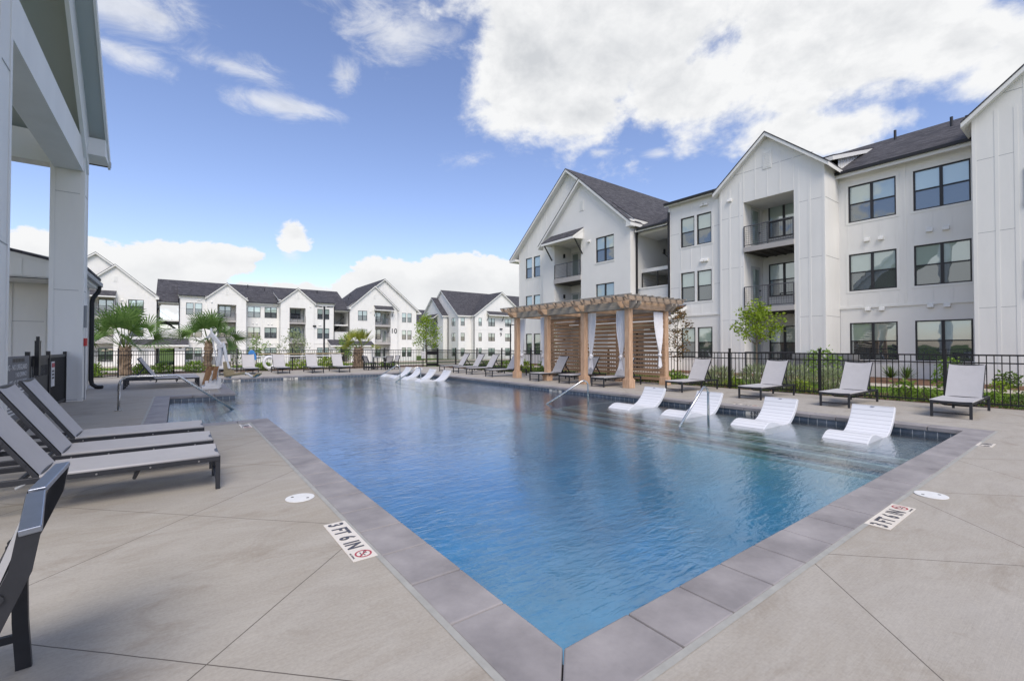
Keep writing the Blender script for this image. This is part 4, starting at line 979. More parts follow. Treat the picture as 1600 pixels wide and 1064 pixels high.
# ------------------------------------------------------------------ pool house at the left
def pool_house():
    r = thing('pool_house', 'white board-panelled pool house with tall gabled porch at the left', 'pool house', (-2.1, 15.2, 0))
    tr = MB()
    def column(x0, x1, y0, y1, z1):
        mb = MB(); mb.box(x0+.012, x1-.012, y0+.012, y1-.012, 0, z1)
        w = .085
        for a, b in ((x0, x0+w), (x1-w, x1)):
            for c, d in ((y0, y0+w), (y1-w, y1)): mb.box(a, b, c, d, 0, z1)
        for z in (.04, 2.66, 5.0): mb.box(x0+w, x1-w, y0+.004, y0+.02, z, z+.012, 1); mb.box(x1-.02, x1-.004, y0+w, y1-w, z, z+.012, 1)
        mb.build('column', [M['board'], M['flash']], r)
    column(-2.42, -1.82, 14.92, 15.46, 6.3)
    column(-2.42, -1.82, 8.36, 8.92, 12.3)
    b = MB(); b.box(-2.36, -1.85, 8.92, 14.92, 5.56, 6.26); b.build('header_beam', M['board'], r)
    b = MB(); b.box(-9, -2.42, 15.0, 15.42, 5.66, 6.36); b.build('side_beam', M['board'], r)
    b = MB(); b.box(-9, -2.42, 8.4, 8.82, 5.66, 6.36); b.build('side_beam', M['board'], r)
    # gable roof: ridge along x at y = 11.9
    ym, zr = 8.64, 12.71; sl = .92
    rf = MB(); so = MB(); fa = MB(); xf = -1.45; xb = -12
    for ye, sg in ((15.85, 1), (1.43, -1)):
        ze = zr-sl*abs(ye-ym)
        rf.prism([(xf-.01, ye, ze+.16), (xf-.01, ym, zr+.16), (xf-.01, ym, zr+.22), (xf-.01, ye, ze+.22)], (xb-xf, 0, 0))
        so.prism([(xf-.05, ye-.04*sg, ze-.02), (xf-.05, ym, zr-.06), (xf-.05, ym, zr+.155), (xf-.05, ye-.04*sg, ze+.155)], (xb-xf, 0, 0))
        fa.prism([(xf+.005, ye, ze-.1), (xf+.005, ym, zr-.1), (xf+.005, ym, zr+.17), (xf+.005, ye, ze+.17)], (-.05, 0, 0))
        # rake trim on the wall plane and boxed eave
        yq = ye-.6*sg; zq = 6.25+.966*(14.56-15.25)
        fa.prism([(-1.86, yq, zq), (-1.86, ym, zq+.94*(abs(yq-ym))), (-1.86, ym, zr-.05), (-1.86, yq, ze+.6*sl-.05)], (.07, 0, 0))
        y0, y1 = sorted((ye-.03*sg, ye-.8*sg))
        fa.box(xb, xf-.02, y0, y1, ze-.02, ze+.10); fa.box(-1.79, xf-.03, y0+.02, y1-.02, ze+.10, ze+.40)
    gt = MB(); gt.box(xb, xf+.01, 15.852, 15.95, 6.06, 6.2); gt.build('gutter', M['dark'], r)
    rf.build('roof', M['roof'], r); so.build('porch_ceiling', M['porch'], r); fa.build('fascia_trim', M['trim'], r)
    # low wing behind the porch with a recessed entry
    w = MB(); Yg = 16.7
    w.poly([(-9, Yg, 3.12), (-2.2, Yg, 3.12), (-2.2, Yg, 3.55), (-9, Yg, 5.0)], 0)
    for x, zt in ((-2.28, 3.36), (-2.72, 3.45), (-3.24, 3.56), (-3.75, 3.66)): w.box(x-.05, x+.05, Yg-.02, Yg, 3.13, zt, 0)
    w.prism([(-9, Yg-.02, 4.80), (-2.2, Yg-.02, 3.38), (-2.2, Yg-.02, 3.56), (-9, Yg-.02, 5.02)], (0, .02, 0), 0)
    w.box(-9, -2.2, Yg, Yg+.2, 3.10, 3.13, 0)
    w.quad((-9, Yg, 3.10), (-2.2, Yg, 3.10), (-2.2, 18.2, 3.10), (-9, 18.2, 3.10), 0)
    w.quad((-9, 18.2, 0), (-2.2, 18.2, 0), (-2.2, 18.2, 3.10), (-9, 18.2, 3.10), 0)
    w.quad((-2.2, 16.9, 0), (-2.2, 19.2, 0), (-2.2, 19.2, 3.3), (-2.2, 16.9, 3.3), 0); w.quad((-9, 19.2, 0), (-2.2, 19.2, 0), (-2.2, 19.2, 3.3), (-9, 19.2, 3.3), 0)
    w.box(-2.4, -2.2, Yg, Yg+.25, 0, 3.1, 0)
    for x in (-2.3, -2.95, -3.7, -4.4, -5.1): w.box(x-.05, x+.05, 18.17, 18.2, 0, 3.08, 0)
    for x0, x1 in ((-2.9, -2.35), (-3.65, -3.0), (-4.35, -3.75)): w.box(x0, x1, 18.192, 18.2, 2.02, 2.034, 1)
    for y in (17.0, 17.6, 18.2, 18.8): w.box(-2.2, -2.182, y, y+.06, 0, 3.2, 0)
    w.build('wing_wall', [M['board'], M['flash']], r)
    wr = MB(); wr.prism([(-9, Yg-.06, 5.03), (-1.95, Yg-.06, 3.40), (-1.95, Yg-.06, 3.47), (-9, Yg-.06, 5.10)], (0, 2.7, 0)); wr.build('wing_roof', M['roof'], r)
    g = MB(); g.box(-2.0, -1.9, 15.6, 19.3, 3.2, 3.32); g.build('gutter', M['grey'], r)
    s = MB(); s.box(-2.2, -2.0, 16.7, 19.25, 3.12, 3.2); s.build('soffit', M['trim'], r)
    d = MB(); d.tube([(-1.97, 19.1, 3.22), (-1.98, 19.1, 3.05), (-2.1, 19.1, 2.85), (-2.13, 19.1, 2.7), (-2.13, 19.1, .28), (-2.11, 19.1, .15), (-2.0, 19.05, .06), (-1.85, 19.0, .05)], .06, 10); d.build('downspout', M['dark'], r)
    dr = MB(); dr.box(-3.02, -2.98, 18.14, 18.2, 0, 2.35); dr.box(-2.5, -2.46, 18.14, 18.2, 0, 2.35); dr.box(-3.02, -2.46, 18.14, 18.2, 2.35, 2.4); dr.box(-2.98, -2.5, 18.155, 18.19, .02, 2.35); dr.build('door', M['trim'], r)
    # alarm and telephone on the column side
    b = MB(); b.box(-1.82, -1.77, 15.02, 15.16, 1.78, 2.32); b.build('phone_box', M['grey'], r)
    b = MB(); b.box(-1.82, -1.76, 15.03, 15.14, 1.33, 1.52); b.build('alarm_box', M['alarm'], r)
    c = MB(); c.tube([(-1.80, 15.08, 1.33), (-1.80, 15.08, .9), (-1.79, 15.05, .3), (-1.80, 15.08, .02)], .011, 6); c.build('conduit', M['grey'], r)
    return r
pool_house()

# ------------------------------------------------------------------ fences and gates
def fence_run(label, pts, h=1.147, posts=None, group=None, name='fence'):
    a, b = Vector((*pts[0], 0)), Vector((*pts[1], 0)); d = b-a; L_ = d.length; u = d/L_
    r = thing(name, label, 'fence', tuple(a), group)
    mb = MB()
    for z, hh in ((h-.02, .035), (h-.19, .028), (.09, .032)): mb.bar(a+Vector((0, 0, z)), b+Vector((0, 0, z)), .03, hh)
    n = int(L_/.113)
    for k in range(1, n):
        q = a+u*(L_*k/n); mb.bar(q+Vector((0, 0, .05)), q+Vector((0, 0, h-.03)), .016, .016)
    mb.build('picket_panel', M['black'], r)
    ps = posts if posts is not None else [L_*k/max(1, round(L_/2.45)) for k in range(max(1, round(L_/2.45))+1)]
    for t in ps:
        q = a+u*t; pb = MB(); pb.bar(q, q+Vector((0, 0, h+.10)), .055, .055); pb.box(q.x-.034, q.x+.034, q.y-.034, q.y+.034, h+.10, h+.115); pb.build('post', M['black'], r)
    return r
fence_run('black metal picket fence behind the right loungers and the pergola', (14.0, -5.13), posts=None, pts=None) if False else None
fence_run('black picket fence running behind the pergola and the right-hand lounger row', ((14.0, -5.13), (14.0, 24.67)), posts=[k*2.483 for k in range(13)])
fence_run('black picket fence along the far end of the pool deck', ((-.1, 27.55), (13.15, 27.55)))
fence_run('short black picket fence set at an angle in front of the largest palm', ((-3.9, 23.6), (-.1, 27.55)))
fence_run('short black picket fence between the far gate and the pergola fence', ((14.25, 27.55), (14.0, 24.67)), posts=[0])
def far_gate():
    r = thing('gate', 'black metal gate with a white notice at the far right corner of the deck', 'gate', (13.2, 27.55, 0))
    f = MB(); y = 27.55
    for x in (13.42, 14.2): f.box(x-.03, x+.03, y-.03, y+.03, 0, 1.2)
    f.box(13.42, 14.2, y-.02, y+.02, 1.08, 1.14); f.box(13.42, 14.2, y-.02, y+.02, .05, .22); f.box(13.45, 14.17, y-.012, y+.012, .80, 1.05)
    for k in range(7): f.box(13.5+k*.1, 13.515+k*.1, y-.008, y+.008, .2, .82)
    f.build('gate_frame', M['black'], r)
    s = MB(); s.box(13.02, 13.30, y-.06, y-.045, .55, 1.02); n = s.build('notice', M['white'], r)
    s = MB()
    for k, z in enumerate((.93, .86, .79, .70, .64, .58)): s.box(13.06, 13.26-.03*(k % 2), y-.064, y-.0605, z, z+.035)
    s.build('notice_lines', M['grey'], n)
far_gate()
def near_gate():
    X = -2.12
    r = thing('gate', 'black gate panels between the tall pool house columns with a grey rules board', 'gate', (X, 12.0, 0))
    p = MB(); p.box(X-.02, X+.02, 13.2, 14.9, 1.08, 1.14); p.box(X-.02, X+.02, 13.2, 14.9, .04, .1)
    for k in range(26): y = 13.25+k*.064; p.box(X-.01, X+.01, y, y+.022, .08, 1.1)
    p.box(X-.006, X+.004, 13.2, 14.9, .1, 1.08, 1); p.build('picket_panel', [M['black'], M['dark']], r)
    for y, z in ((14.87, 1.2), (13.15, 1.22), (11.55, 1.22), (9.05, 1.22)): q = MB(); q.box(X-.03, X+.03, y-.03, y+.03, 0, z); q.build('post', M['black'], r)
    q = MB(); q.box(X-.02, X+.02, 11.58, 13.12, 1.08, 1.14); q.box(X-.02, X+.02, 11.58, 13.12, .06, .12); q.box(X-.008, X+.008, 11.6, 13.1, .12, .74); q.box(X-.008, X+.008, 11.6, 13.1, .95, 1.08)
    for k in range(13): y = 11.65+k*.115; q.box(X-.008, X+.008, y, y+.016, .74, .95)
    q.build('gate_leaf', M['dark'], r)
    l = MB(); l.box(X+.03, X+.09, 11.85, 12.0, .78, 1.42); l.tube([(X+.06, 11.92, 1.42), (X+.06, 11.92, 1.5)], .025, 8); l.build('latch', M['black'], r)
    s = MB(); s.box(X+.035, X+.045, 13.2, 13.5, .48, 1.0); n = s.build('notice', M['white'], r)
    s = MB(); s.box(X+.0455, X+.048, 13.22, 13.48, .88, .97, 0)
    for z in (.78, .71, .64): s.box(X+.0455, X+.048, 13.24, 13.44, z, z+.04, 1)
    s.build('notice_lines', [M['red'], M['ink']], n)
    # rules board
    b = MB(); b.box(X+.0, X+.03, 9.15, 11.5, .12, 1.15); bd = b.build('rules_board', M['sign_grey'], r)
    b = MB()
    for k in range(8): y = 10.5+k*.09; b.box(X+.031, X+.034, y, y+.05, 1.055, 1.115)
    b.build('slots', M['black'], bd)
    YU = Vector((0, 1, 0)); ZU = Vector((0, 0, 1))
    rows = [('WARNING - NO LIFEGUARD', .125, .97, M['white']), ('! NO DIVING !', .11, .845, M['red']), ('USE AT OWN RISK', .125, .715, M['white'])]
    for t, sz, z, m in rows:
        text_mesh(t, sz, 'lettering', M['white'] if m is M['white'] else M['white'], bd, frame((X+.034, 11.34, z), YU, ZU), extrude=.001, align='RIGHT')
    b = MB()
    for k in range(8): b.box(X+.0305, X+.0335, 10.2, 11.3-.12*(k % 3), .60-k*.055, .630-k*.055)
    b.build('rule_lines', M['white'], bd)
near_gate()

# ------------------------------------------------------------------ sun loungers (foot end at local x = 0, head towards +x)
def make_lounger(label, zt=.318, back_deg=57, name='sun_lounger'):
    r = thing(name, label, 'sun lounger', (0, 0, 0), None, 0.0)
    W_ = .285; L_ = 1.93; hx = 1.17
    f = MB(); rail = .046
    for s in (-1, 1): f.box(0, L_, s*W_-(.032 if s > 0 else 0), s*W_+(0 if s > 0 else .032), zt-rail-.012, zt-.012)
    f.box(.0, .032, -W_+.032, W_-.032, zt-rail-.012, zt-.012); f.box(L_-.03, L_, -W_+.032, W_-.032, zt-rail-.012, zt-.02)
    f.box(hx+.10, hx+.13, -W_+.032, W_-.032, zt-rail-.012, zt-.03)
    f.build('frame', M['charcoal'], r, bevel=.004)
    for x in (0.0, L_-.035):
        for s in (-1, 1):
            lg = MB(); y0 = s*W_-(.05 if s > 0 else 0); lg.box(x-.003, x+.033, y0+(.006 if s < 0 else .012)-.008, y0+(.006 if s < 0 else .012)+.034, 0, zt-.014); lg.build('leg', M['charcoal'], r, bevel=.004)
    st = MB(); st.box(.004, .030, -W_+.04, W_-.04, .072, .098); st.box(L_-.03, L_-.01, -W_+.05, W_-.05, .062, .084); st.build('stretcher', M['charcoal'], r)
    for x in (.58, hx-.06):
        hb = MB(); hb.tube([(x, -W_+.03, zt-.06), (x+.02, -W_+.05, zt-.11), (x+.03, -W_+.10, zt-.135), (x+.03, W_-.10, zt-.135), (x+.02, W_-.05, zt-.11), (x, W_-.03, zt-.06)], .014, 8); hb.build('under_brace', M['charcoal'], r)
    # seat sling, slightly dished and wrapped over the rails
    sm = MB(); n = 14; k = 10
    def sag(y): return -.012*(1-(y/W_)**2)
    V = []
    for i in range(n+1):
        x = .006+(hx-.012)*i/n
        for j in range(k+1): y = -W_-.001+(2*W_+.002)*j/k; V.append((x, y, zt+.004+sag(y)-(.006 if i in (0, n) else 0)))
    F = [(i*(k+1)+j, i*(k+1)+j+1, (i+1)*(k+1)+j+1, (i+1)*(k+1)+j) for i in range(n) for j in range(k)]
    sm.add(V, F)
    for s in (-1, 1): sm.box(.006, hx-.006, s*(W_+.001)-.003, s*(W_+.001)+.003, zt-.018, zt+.004)
    sm.build('seat_sling', M['sling'], r, smooth=True, recalc=True)
    sc = MB()
    for s in (-1, 1):
        for x in (.16, .5, .84, 1.1):
            m8 = [(x+.007*math.cos(2*math.pi*q/10), s*(W_+.001), zt-.042+.007*math.sin(2*math.pi*q/10)) for q in range(10)]
            sc.prism(m8, (0, s*.005, 0))
    sc.build('rivets', M['screw'], r)
    # backrest
    a = R(back_deg); bl = .76; ux, uz = math.cos(a), math.sin(a); nx, nz = -math.sin(a), math.cos(a); bw = W_-.036
    bf = MB()
    def bp(t, y, o): return (hx+.012+ux*t+nx*o, y, zt-.015+uz*t+nz*o)
    for s in (-1, 1): bf.bar(bp(-.02, s*bw, 0), bp(bl, s*bw, 0), .03, .05, up=(0, 1, 0))
    bf.bar(bp(bl-.015, -bw, 0), bp(bl-.015, bw, 0), .03, .05); bf.bar(bp(.0, -bw, 0), bp(.0, bw, 0), .03, .03)
    bk = bf.build('backrest', M['charcoal'], r, bevel=.003)
    V = []; n = 10
    for i in range(n+1):
        t = -.005+(bl+.008)*i/n
        for j in range(k+1): y = -bw-.014+(2*bw+.028)*j/k; V.append(bp(t, y, .021-.010*(1-(y/bw)**2)))
    F = [(i*(k+1)+j, i*(k+1)+j+1, (i+1)*(k+1)+j+1, (i+1)*(k+1)+j) for i in range(n) for j in range(k)]
    q = MB(); q.add(V, F); q.build('back_sling', M['sling'], bk, smooth=True)
    pr = MB()
    for s in (-1, 1):
        p0 = Vector(bp(.42, s*(bw-.05), -.03)); p1 = Vector((hx+.012+ux*.42+.30, s*(bw-.05), zt-.05)); pr.bar(p0, p1, .02, .035)
    pr.bar((hx+.012+ux*.42+.30, -bw+.05, zt-.05), (hx+.012+ux*.42+.30, bw-.05, zt-.05), .02, .03)
    for s in (-1, 1):
        for t in (.12, .34, .56): pr.tube([bp(t, s*(bw+.012), -.0), bp(t, s*(bw+.03), -.0)], .010, 8)
    pr.build('recline_prop', M['charcoal'], r)
    tie = MB()
    for s in (-1, 1): tie.tube([(hx+.03, s*(bw+.02), zt-.03), (hx+.12, s*(bw+.03), zt-.08)], .012, 8)
    tie.build('hinge_pin', M['grey'], r)
    return r
L0 = make_lounger('nearest grey sling sun lounger at the left, in front of two others')
first_lounger = [True]
def lounger(x, y, rot, label, group):
    o = L0 if first_lounger[0] else copy_tree(L0); first_lounger[0] = False
    o.location = (x, y, 0); o.rotation_euler = (0, 0, R(rot)); o['label'] = label; o['group'] = group
    return o
GL = 'grey sling sun loungers by the left pool edge'
lounger(.33, 5.22, 180, 'nearest grey sling sun lounger at the left, the chair back in front of it', GL)
lounger(.325, 6.09, 180, 'grey sling sun lounger in the middle of the three at the left', GL)
lounger(.285, 7.08, 180, 'grey sling sun lounger of the left three that is farthest from the camera', GL)
GRR = 'grey sling sun loungers along the right fence'
for (x, y), t in zip(((11.42, 1.83), (11.5, 3.68), (11.5, 5.49), (11.6, 7.70)),
                     ('grey sling lounger nearest the right frame edge, behind the last white in-water lounger', 'grey sling lounger behind the gap between the two nearest white in-water loungers',
                      'grey sling lounger standing in front of the bright green young tree', 'grey sling lounger directly right of the pergola, before the reddish small tree')):
    lounger(x, y, 0, t, GRR)
for (x, y), t in zip(((11.1, 10.2), (11.15, 11.85), (11.0, 13.35)),
                     ('grey sling lounger in the right bay of the pergola beside the front corner post', 'grey sling lounger in the middle bay of the pergola', 'grey sling lounger in the left bay of the pergola')):
    lounger(x, y, 0, t, 'grey sling loungers under the pergola')
for (x, y), t in zip(((11.05, 16.55), (11.25, 18.55), (11.35, 20.0), (11.4, 21.6)),
                     ('grey sling lounger just left of the pergola post', 'second grey sling lounger left of the pergola', 'third grey sling lounger left of the pergola', 'grey sling lounger farthest from the pergola, nearest the far gate')):
    lounger(x, y, 0, t, 'grey sling loungers between pergola and far gate')
for (x, y), t in zip(((1.85, 24.35), (2.86, 24.35), (4.22, 24.35), (5.70, 23.95), (6.95, 23.75)),
                     ('grey sling lounger hidden behind the white pool lift mast', 'grey sling lounger under the blue panel on the far fence', 'grey sling lounger right of the white life ring', 'grey sling lounger below the long rescue poles, left of the lamp post', 'grey sling lounger at the right end of the far row before the yellowing palm')):
    lounger(x, y, 90, t, 'grey sling loungers along the far fence')
GLL = 'grey sling loungers beside the pool lift'
for y, t in ((18.45, 'grey sling lounger nearest in the tight row left of the pool lift'), (19.35, 'middle grey sling lounger of the tight row left of the pool lift'), (20.25, 'rear grey sling lounger of the tight row left of the pool lift')):
    lounger(.62-(y-18.45)*.02, y, 180, t, GLL)

# ------------------------------------------------------------------ moulded in-water loungers
def make_ledge():
    r = thing('in_water_lounger', 'x', 'in-water lounger', (0, 0, 0))
    ctrl = [(0, -.135), (.10, -.045), (.24, .035), (.36, .055), (.50, .035), (.66, -.02), (.82, -.065), (.96, -.07), (1.08, -.035), (1.20, .05), (1.30, .155), (1.38, .27), (1.44, .40), (1.465, .47)]
    pts = []
    for i in range(len(ctrl)-1):
        p0 = ctrl[max(i-1, 0)]; p1 = ctrl[i]; p2 = ctrl[i+1]; p3 = ctrl[min(i+2, len(ctrl)-1)]
        for k in range(4):
            t = k/4
            pts.append(tuple(.5*((2*p1[j])+(-p0[j]+p2[j])*t+(2*p0[j]-5*p1[j]+4*p2[j]-p3[j])*t*t+(-p0[j]+3*p1[j]-3*p2[j]+p3[j])*t**3) for j in (0, 1)))
    pts.append(ctrl[-1])
    pts = [(x, -.19+(z+.135)*.81) for x, z in pts]
    hw = .30
    und = []
    for i, (x, z) in enumerate(pts):
        a = pts[max(i-1, 0)]; b = pts[min(i+1, len(pts)-1)]; d = Vector((b[0]-a[0], b[1]-a[1])).normalized()
        th = .075 if x > 1.0 else .05
        ux, uz = x+d.y*th, z-d.x*th
        if x < 1.1: uz = -.252
        und.append((ux, max(uz, -.252) if x < 1.35 else uz))
    mb = MB(); n = len(pts)
    for s in (0,):
        V = [(x, -hw, z) for x, z in pts]+[(x, hw, z) for x, z in pts]+[(x, -hw, z) for x, z in und]+[(x, hw, z) for x, z in und]; F = []
        for i in range(n-1):
            F += [(i, i+1, n+i+1, n+i), (2*n+i, 3*n+i, 3*n+i+1, 2*n+i+1), (i, 2*n+i, 2*n+i+1, i+1), (n+i, n+i+1, 3*n+i+1, 3*n+i)]
        F += [(0, n, 3*n, 2*n), (n-1, 3*n-1, 4*n-1, 2*n-1)]
        mb.add(V, F)
    mb.build('shell', M['poly'], r, bevel=.008)
    g = MB(); acc = 0; last = pts[0]; nxt = .085
    for i in range(1, n):
        p, q = Vector(pts[i-1]), Vector(pts[i]); L_ = (q-p).length; d = (q-p)/L_; nn = Vector((-d.y, d.x))
        while acc+L_ > nxt:
            c = p+d*(nxt-acc); a = c-d*.0035+nn*.0012; b = c+d*.0035+nn*.0012
            g.quad((a.x, -hw+.012, a.y), (b.x, -hw+.012, b.y), (b.x, hw-.012, b.y), (a.x, hw-.012, a.y)); nxt += .085
        acc += L_
    g.build('plank_grooves', M['groove'], r)
    e = MB(); p, q = Vector(pts[-4]), Vector(pts[-2]); c = (p+q)/2; d = (q-p).normalized(); nn = Vector((-d.y, d.x)); c = c+nn*.006
    e.prism([(c.x+d.x*.012*math.sin(t), .03*math.cos(t), c.y+d.y*.012*math.sin(t)) for t in [2*math.pi*k/14 for k in range(14)]], (nn.x*.003, 0, nn.y*.003)); e.build('emblem', M['logo'], r)
    return r
W0 = make_ledge(); ftw = [True]
def ledge(x, y, label, group):
    o = W0 if ftw[0] else copy_tree(W0); ftw[0] = False
    o.location = (x, y, 0); o['label'] = label; o['group'] = group
GW = 'white in-water loungers on the near shelf'
for y, t in ((2.52, 'white moulded in-water lounger nearest the pool corner at the right'), (4.0, 'white moulded in-water lounger in front of the 6 IN waterline tile'),
             (5.5, 'white moulded in-water lounger behind the right steel handrail'), (6.95, 'white moulded in-water lounger right of the left steel handrail, nearest the pergola')):
    ledge(8.19, y, t, GW)
for y, t in ((17.55, 'white in-water lounger of the far group that is nearest the camera'), (18.95, 'white in-water lounger second nearest in the far group'), (20.4, 'white in-water lounger in the middle of the far group, behind a handrail'), (21.65, 'white in-water lounger farthest but one at the far end of the pool')):
    ledge(8.05, y, t, 'white in-water loungers at the far end of the pool')

# ------------------------------------------------------------------ handrails
def arc(c, a, b, t0, t1, n, r):
    return [tuple(Vector(c)+Vector(a)*math.cos(R(t0+(t1-t0)*k/n))*r+Vector(b)*math.sin(R(t0+(t1-t0)*k/n))*r) for k in range(n+1)]
def stair_rail():
    r = thing('handrail', 'brushed steel handrail bent down into the stair cove at the left', 'handrail', (-.94, 12.25, 0))
    y = 12.25; mb = MB(); zt = .69
    pts = [(-.945, y, .0), (-.94, y, zt-.17)]+arc((-.77, y, zt-.17), (-1, 0, 0), (0, 0, 1), 0, 90, 8, .17)+[(0.0, y, zt-.005)]+[(.04, y, zt-.02), (.075, y, zt-.045)]+[(1.08, y, -.16)]
    mb.tube(pts, .0235, 14); mb.build('rail', M['steel'], r, smooth=True)
    mb = MB(); mb.tube([(-.945, y, .001), (-.945, y, .012)], .06, 20); mb.build('flange', M['steel'], r)
stair_rail()
def pool_rail(label, x0, y, x1, yend=None, zt=.72, zb=-.3):
    r = thing('handrail', label, 'handrail', (x0, y, 0)); mb = MB(); ye = y if yend is None else yend; rr = .13
    top = zt
    d = Vector((x1-x0, ye-y, -.12-(top))); 
    pts = [(x0, y, zb), (x0, y, top-rr)]
    u = Vector((x1-x0, ye-y, 0)).normalized(); slope = (top-.02+.16)/Vector((x1-x0, ye-y)).length
    ang = 90+math.degrees(math.atan(slope))
    c = Vector((x0, y, top-rr))+u*rr
    pts += [tuple(c-u*rr*math.cos(R(t))+Vector((0, 0, rr*math.sin(R(t))))) for t in [ang*k/10 for k in range(1, 11)]]
    pts.append((x1, ye, -.22))
    mb.tube(pts, .021, 12); mb.build('rail', M['steel'], r, smooth=True)
pool_rail('steel handrail on the shelf steps, the left of the near two', 8.62, 8.24, 7.42, 8.70, .43)
pool_rail('steel handrail on the shelf steps, in front of a white in-water lounger', 8.32, 4.76, 7.25, 4.76, .53)
pool_rail('steel handrail far away beside the in-water loungers, the left of the far two', 8.3, 19.8, 7.2, 20.3, .46)
pool_rail('steel handrail far away beside the in-water loungers, the right of the far two', 8.3, 17.6, 7.2, 17.9, .46)

# ------------------------------------------------------------------ pergola
PX0, PX1 = 11.62, 13.55; PY = [9.33, 11.29, 13.27, 15.22]
def pergola():
    r = thing('pergola', 'cedar pergola with slatted back screen and rafters on the right deck', 'pergola', (12.6, 12.3, 0))
    for x in (PX0, PX1):
        for y in PY:
            p = MB(); p.box(x-.092, x+.092, y-.092, y+.092, .0, 2.55); po = p.build('post', M['cedar_v'], r, bevel=.006)
            b = MB(); b.box(x-.14, x+.14, y-.14, y+.14, 0, .27); b.box(x-.12, x+.12, y-.12, y+.12, .27, .30); b.build('base_collar', M['cedar_v'], po, bevel=.006)
    def beam(x, y0, y1, z0, z1, w, m):
        c = .16; pts = [(x-w/2, y0+c, z0), (x-w/2, y1-c, z0), (x-w/2, y1, z0+(z1-z0)*.6), (x-w/2, y1, z1), (x-w/2, y0, z1), (x-w/2, y0, z0+(z1-z0)*.6)]
        q = MB(); q.prism(pts, (w, 0, 0)); q.build('beam', m, r, bevel=.005)
    for x in (PX0-.11, PX0+.11, PX1-.11, PX1+.11): beam(x, PY[0]-.40, PY[-1]+.42, 2.53, 2.77, .045, M['weathered_y'])
    for y in PY:
        for s in (-1, 1):
            q = MB(); z0, z1 = 2.55, 2.76; x0, x1 = PX0-.42, PX1+.42; yy = y+s*.108
            q.prism([(x0+.16, yy-.02, z0), (x1-.16, yy-.02, z0), (x1, yy-.02, z0+.13), (x1, yy-.02, z1), (x0, yy-.02, z1), (x0, yy-.02, z0+.13)], (0, .04, 0)) if y in (PY[0], PY[-1]) or True else None
            q.build('cross_beam', M['cedar_x'], r, bevel=.004)
        for k in (0,):
            for sy in (-1, 1):
                pass
    n = 15
    for k in range(n):
        y = PY[0]-.34+(PY[-1]-PY[0]+.68)*k/(n-1); q = MB(); z0, z1 = 2.775, 2.91; x0, x1 = PX0-.62, PX1+.62
        q.prism([(x0+.13, y-.021, z0), (x1-.13, y-.021, z0), (x1, y-.021, z0+.085), (x1, y-.021, z1), (x0, y-.021, z1), (x0, y-.021, z0+.085)], (0, .042, 0)); q.build('rafter', M['weathered_x'], r, bevel=.004)
    m = 9
    for k in range(m):
        x = PX0-.5+(PX1-PX0+1.0)*k/(m-1); q = MB(); q.box(x-.035, x+.035, PY[0]-.52, PY[-1]+.52, 2.912, 2.955); q.build('purlin', M['weathered_y'], r, bevel=.004)
    for a, b in zip(PY[:-1], PY[1:]):
        q = MB(); rnd = random.Random(int(a*10))
        nb = 16
        for k in range(nb):
            z = .15+k*.15; gap = .05
            q.box(PX1-.105+rnd.uniform(-.004, .004), PX1-.086, a-.06, b+.06, z, z+.112+rnd.uniform(-.008, .010))
        q.box(PX1-.086, PX1-.05, a+.087, a+.13, .1, 2.53); q.box(PX1-.086, PX1-.05, b-.13, b-.087, .1, 2.53)
        q.build('slat_screen', M['cedar_y'], r, bevel=.003)
pergola()
def curtain(label, x, y, w, side=(0, 1), seed=0, zk=1.0):
    """gathered panel, tied in a knot low down; hangs along the given direction"""
    rnd = random.Random(seed); r = thing('curtain', label, 'curtain', (x, y, 0), 'white curtains tied on the pergola posts')
    d = Vector((*side, 0)).normalized(); nrm = Vector((-d.y, d.x, 0)); c0 = Vector((x, y, 0)); ph = rnd.uniform(0, 6)
    mb = MB(); nz, nu = 26, 40; V = []
    for i in range(nz+1):
        t = i/nz; z = 2.50-(2.50-zk)*t
        k = (1-t**2.2*.86); ww = w*k; ampl = .028*(1-.25*t)
        cen = d*(.04*t*rnd.uniform(.9, 1.1))
        for j in range(nu+1):
            u = j/nu-.5
            dep = ampl*math.sin(u*2*math.pi*6+ph+1.2*math.sin(t*3+u*4))+.012*math.sin(u*2*math.pi*13+ph*2)
            V.append(c0+cen+d*(u*ww)+nrm*dep+Vector((0, 0, z)))
    F = [(i*(nu+1)+j, i*(nu+1)+j+1, (i+1)*(nu+1)+j+1, (i+1)*(nu+1)+j) for i in range(nz) for j in range(nu)]
    mb.add(V, F); mb.build('drape', M['curtain'], r, smooth=True, recalc=False)
    # knot
    bm = bmesh.new(); bmesh.ops.create_icosphere(bm, subdivisions=3, radius=1)
    for v in bm.verts:
        q = v.co; rr = 1+.22*math.sin(q.z*6+q.x*5+seed)+.12*math.sin(q.y*9+q.z*4)
        v.co = Vector((q.x*.075*rr, q.y*.065*rr, q.z*.08*rr))+c0+d*.04+Vector((0, 0, zk-.03))-Vector(r.location)
    me = bpy.data.meshes.new('knot'); bm.to_mesh(me); bm.free(); me.materials.append(M['curtain'])
    for p in me.polygons: p.use_smooth = True
    o = bpy.data.objects.new('knot', me); COL.objects.link(o); o.parent = r
    mb = MB(); V = []; nz = 8
    for i in range(nz+1):
        t = i/nz; z = zk-.08-.36*t; ww = .09+.13*t**.8
        for j in range(21):
            u = j/20-.5; V.append(c0+d*(.04+u*ww)+nrm*(.025*math.sin(u*2*math.pi*4+ph+t))+Vector((0, 0, z+.03*math.sin(u*7+ph)*t)))
    F = [(i*21+j, i*21+j+1, (i+1)*21+j+1, (i+1)*21+j) for i in range(nz) for j in range(20)]
    mb.add(V, F); mb.build('tail', M['curtain'], r, smooth=True, recalc=False)
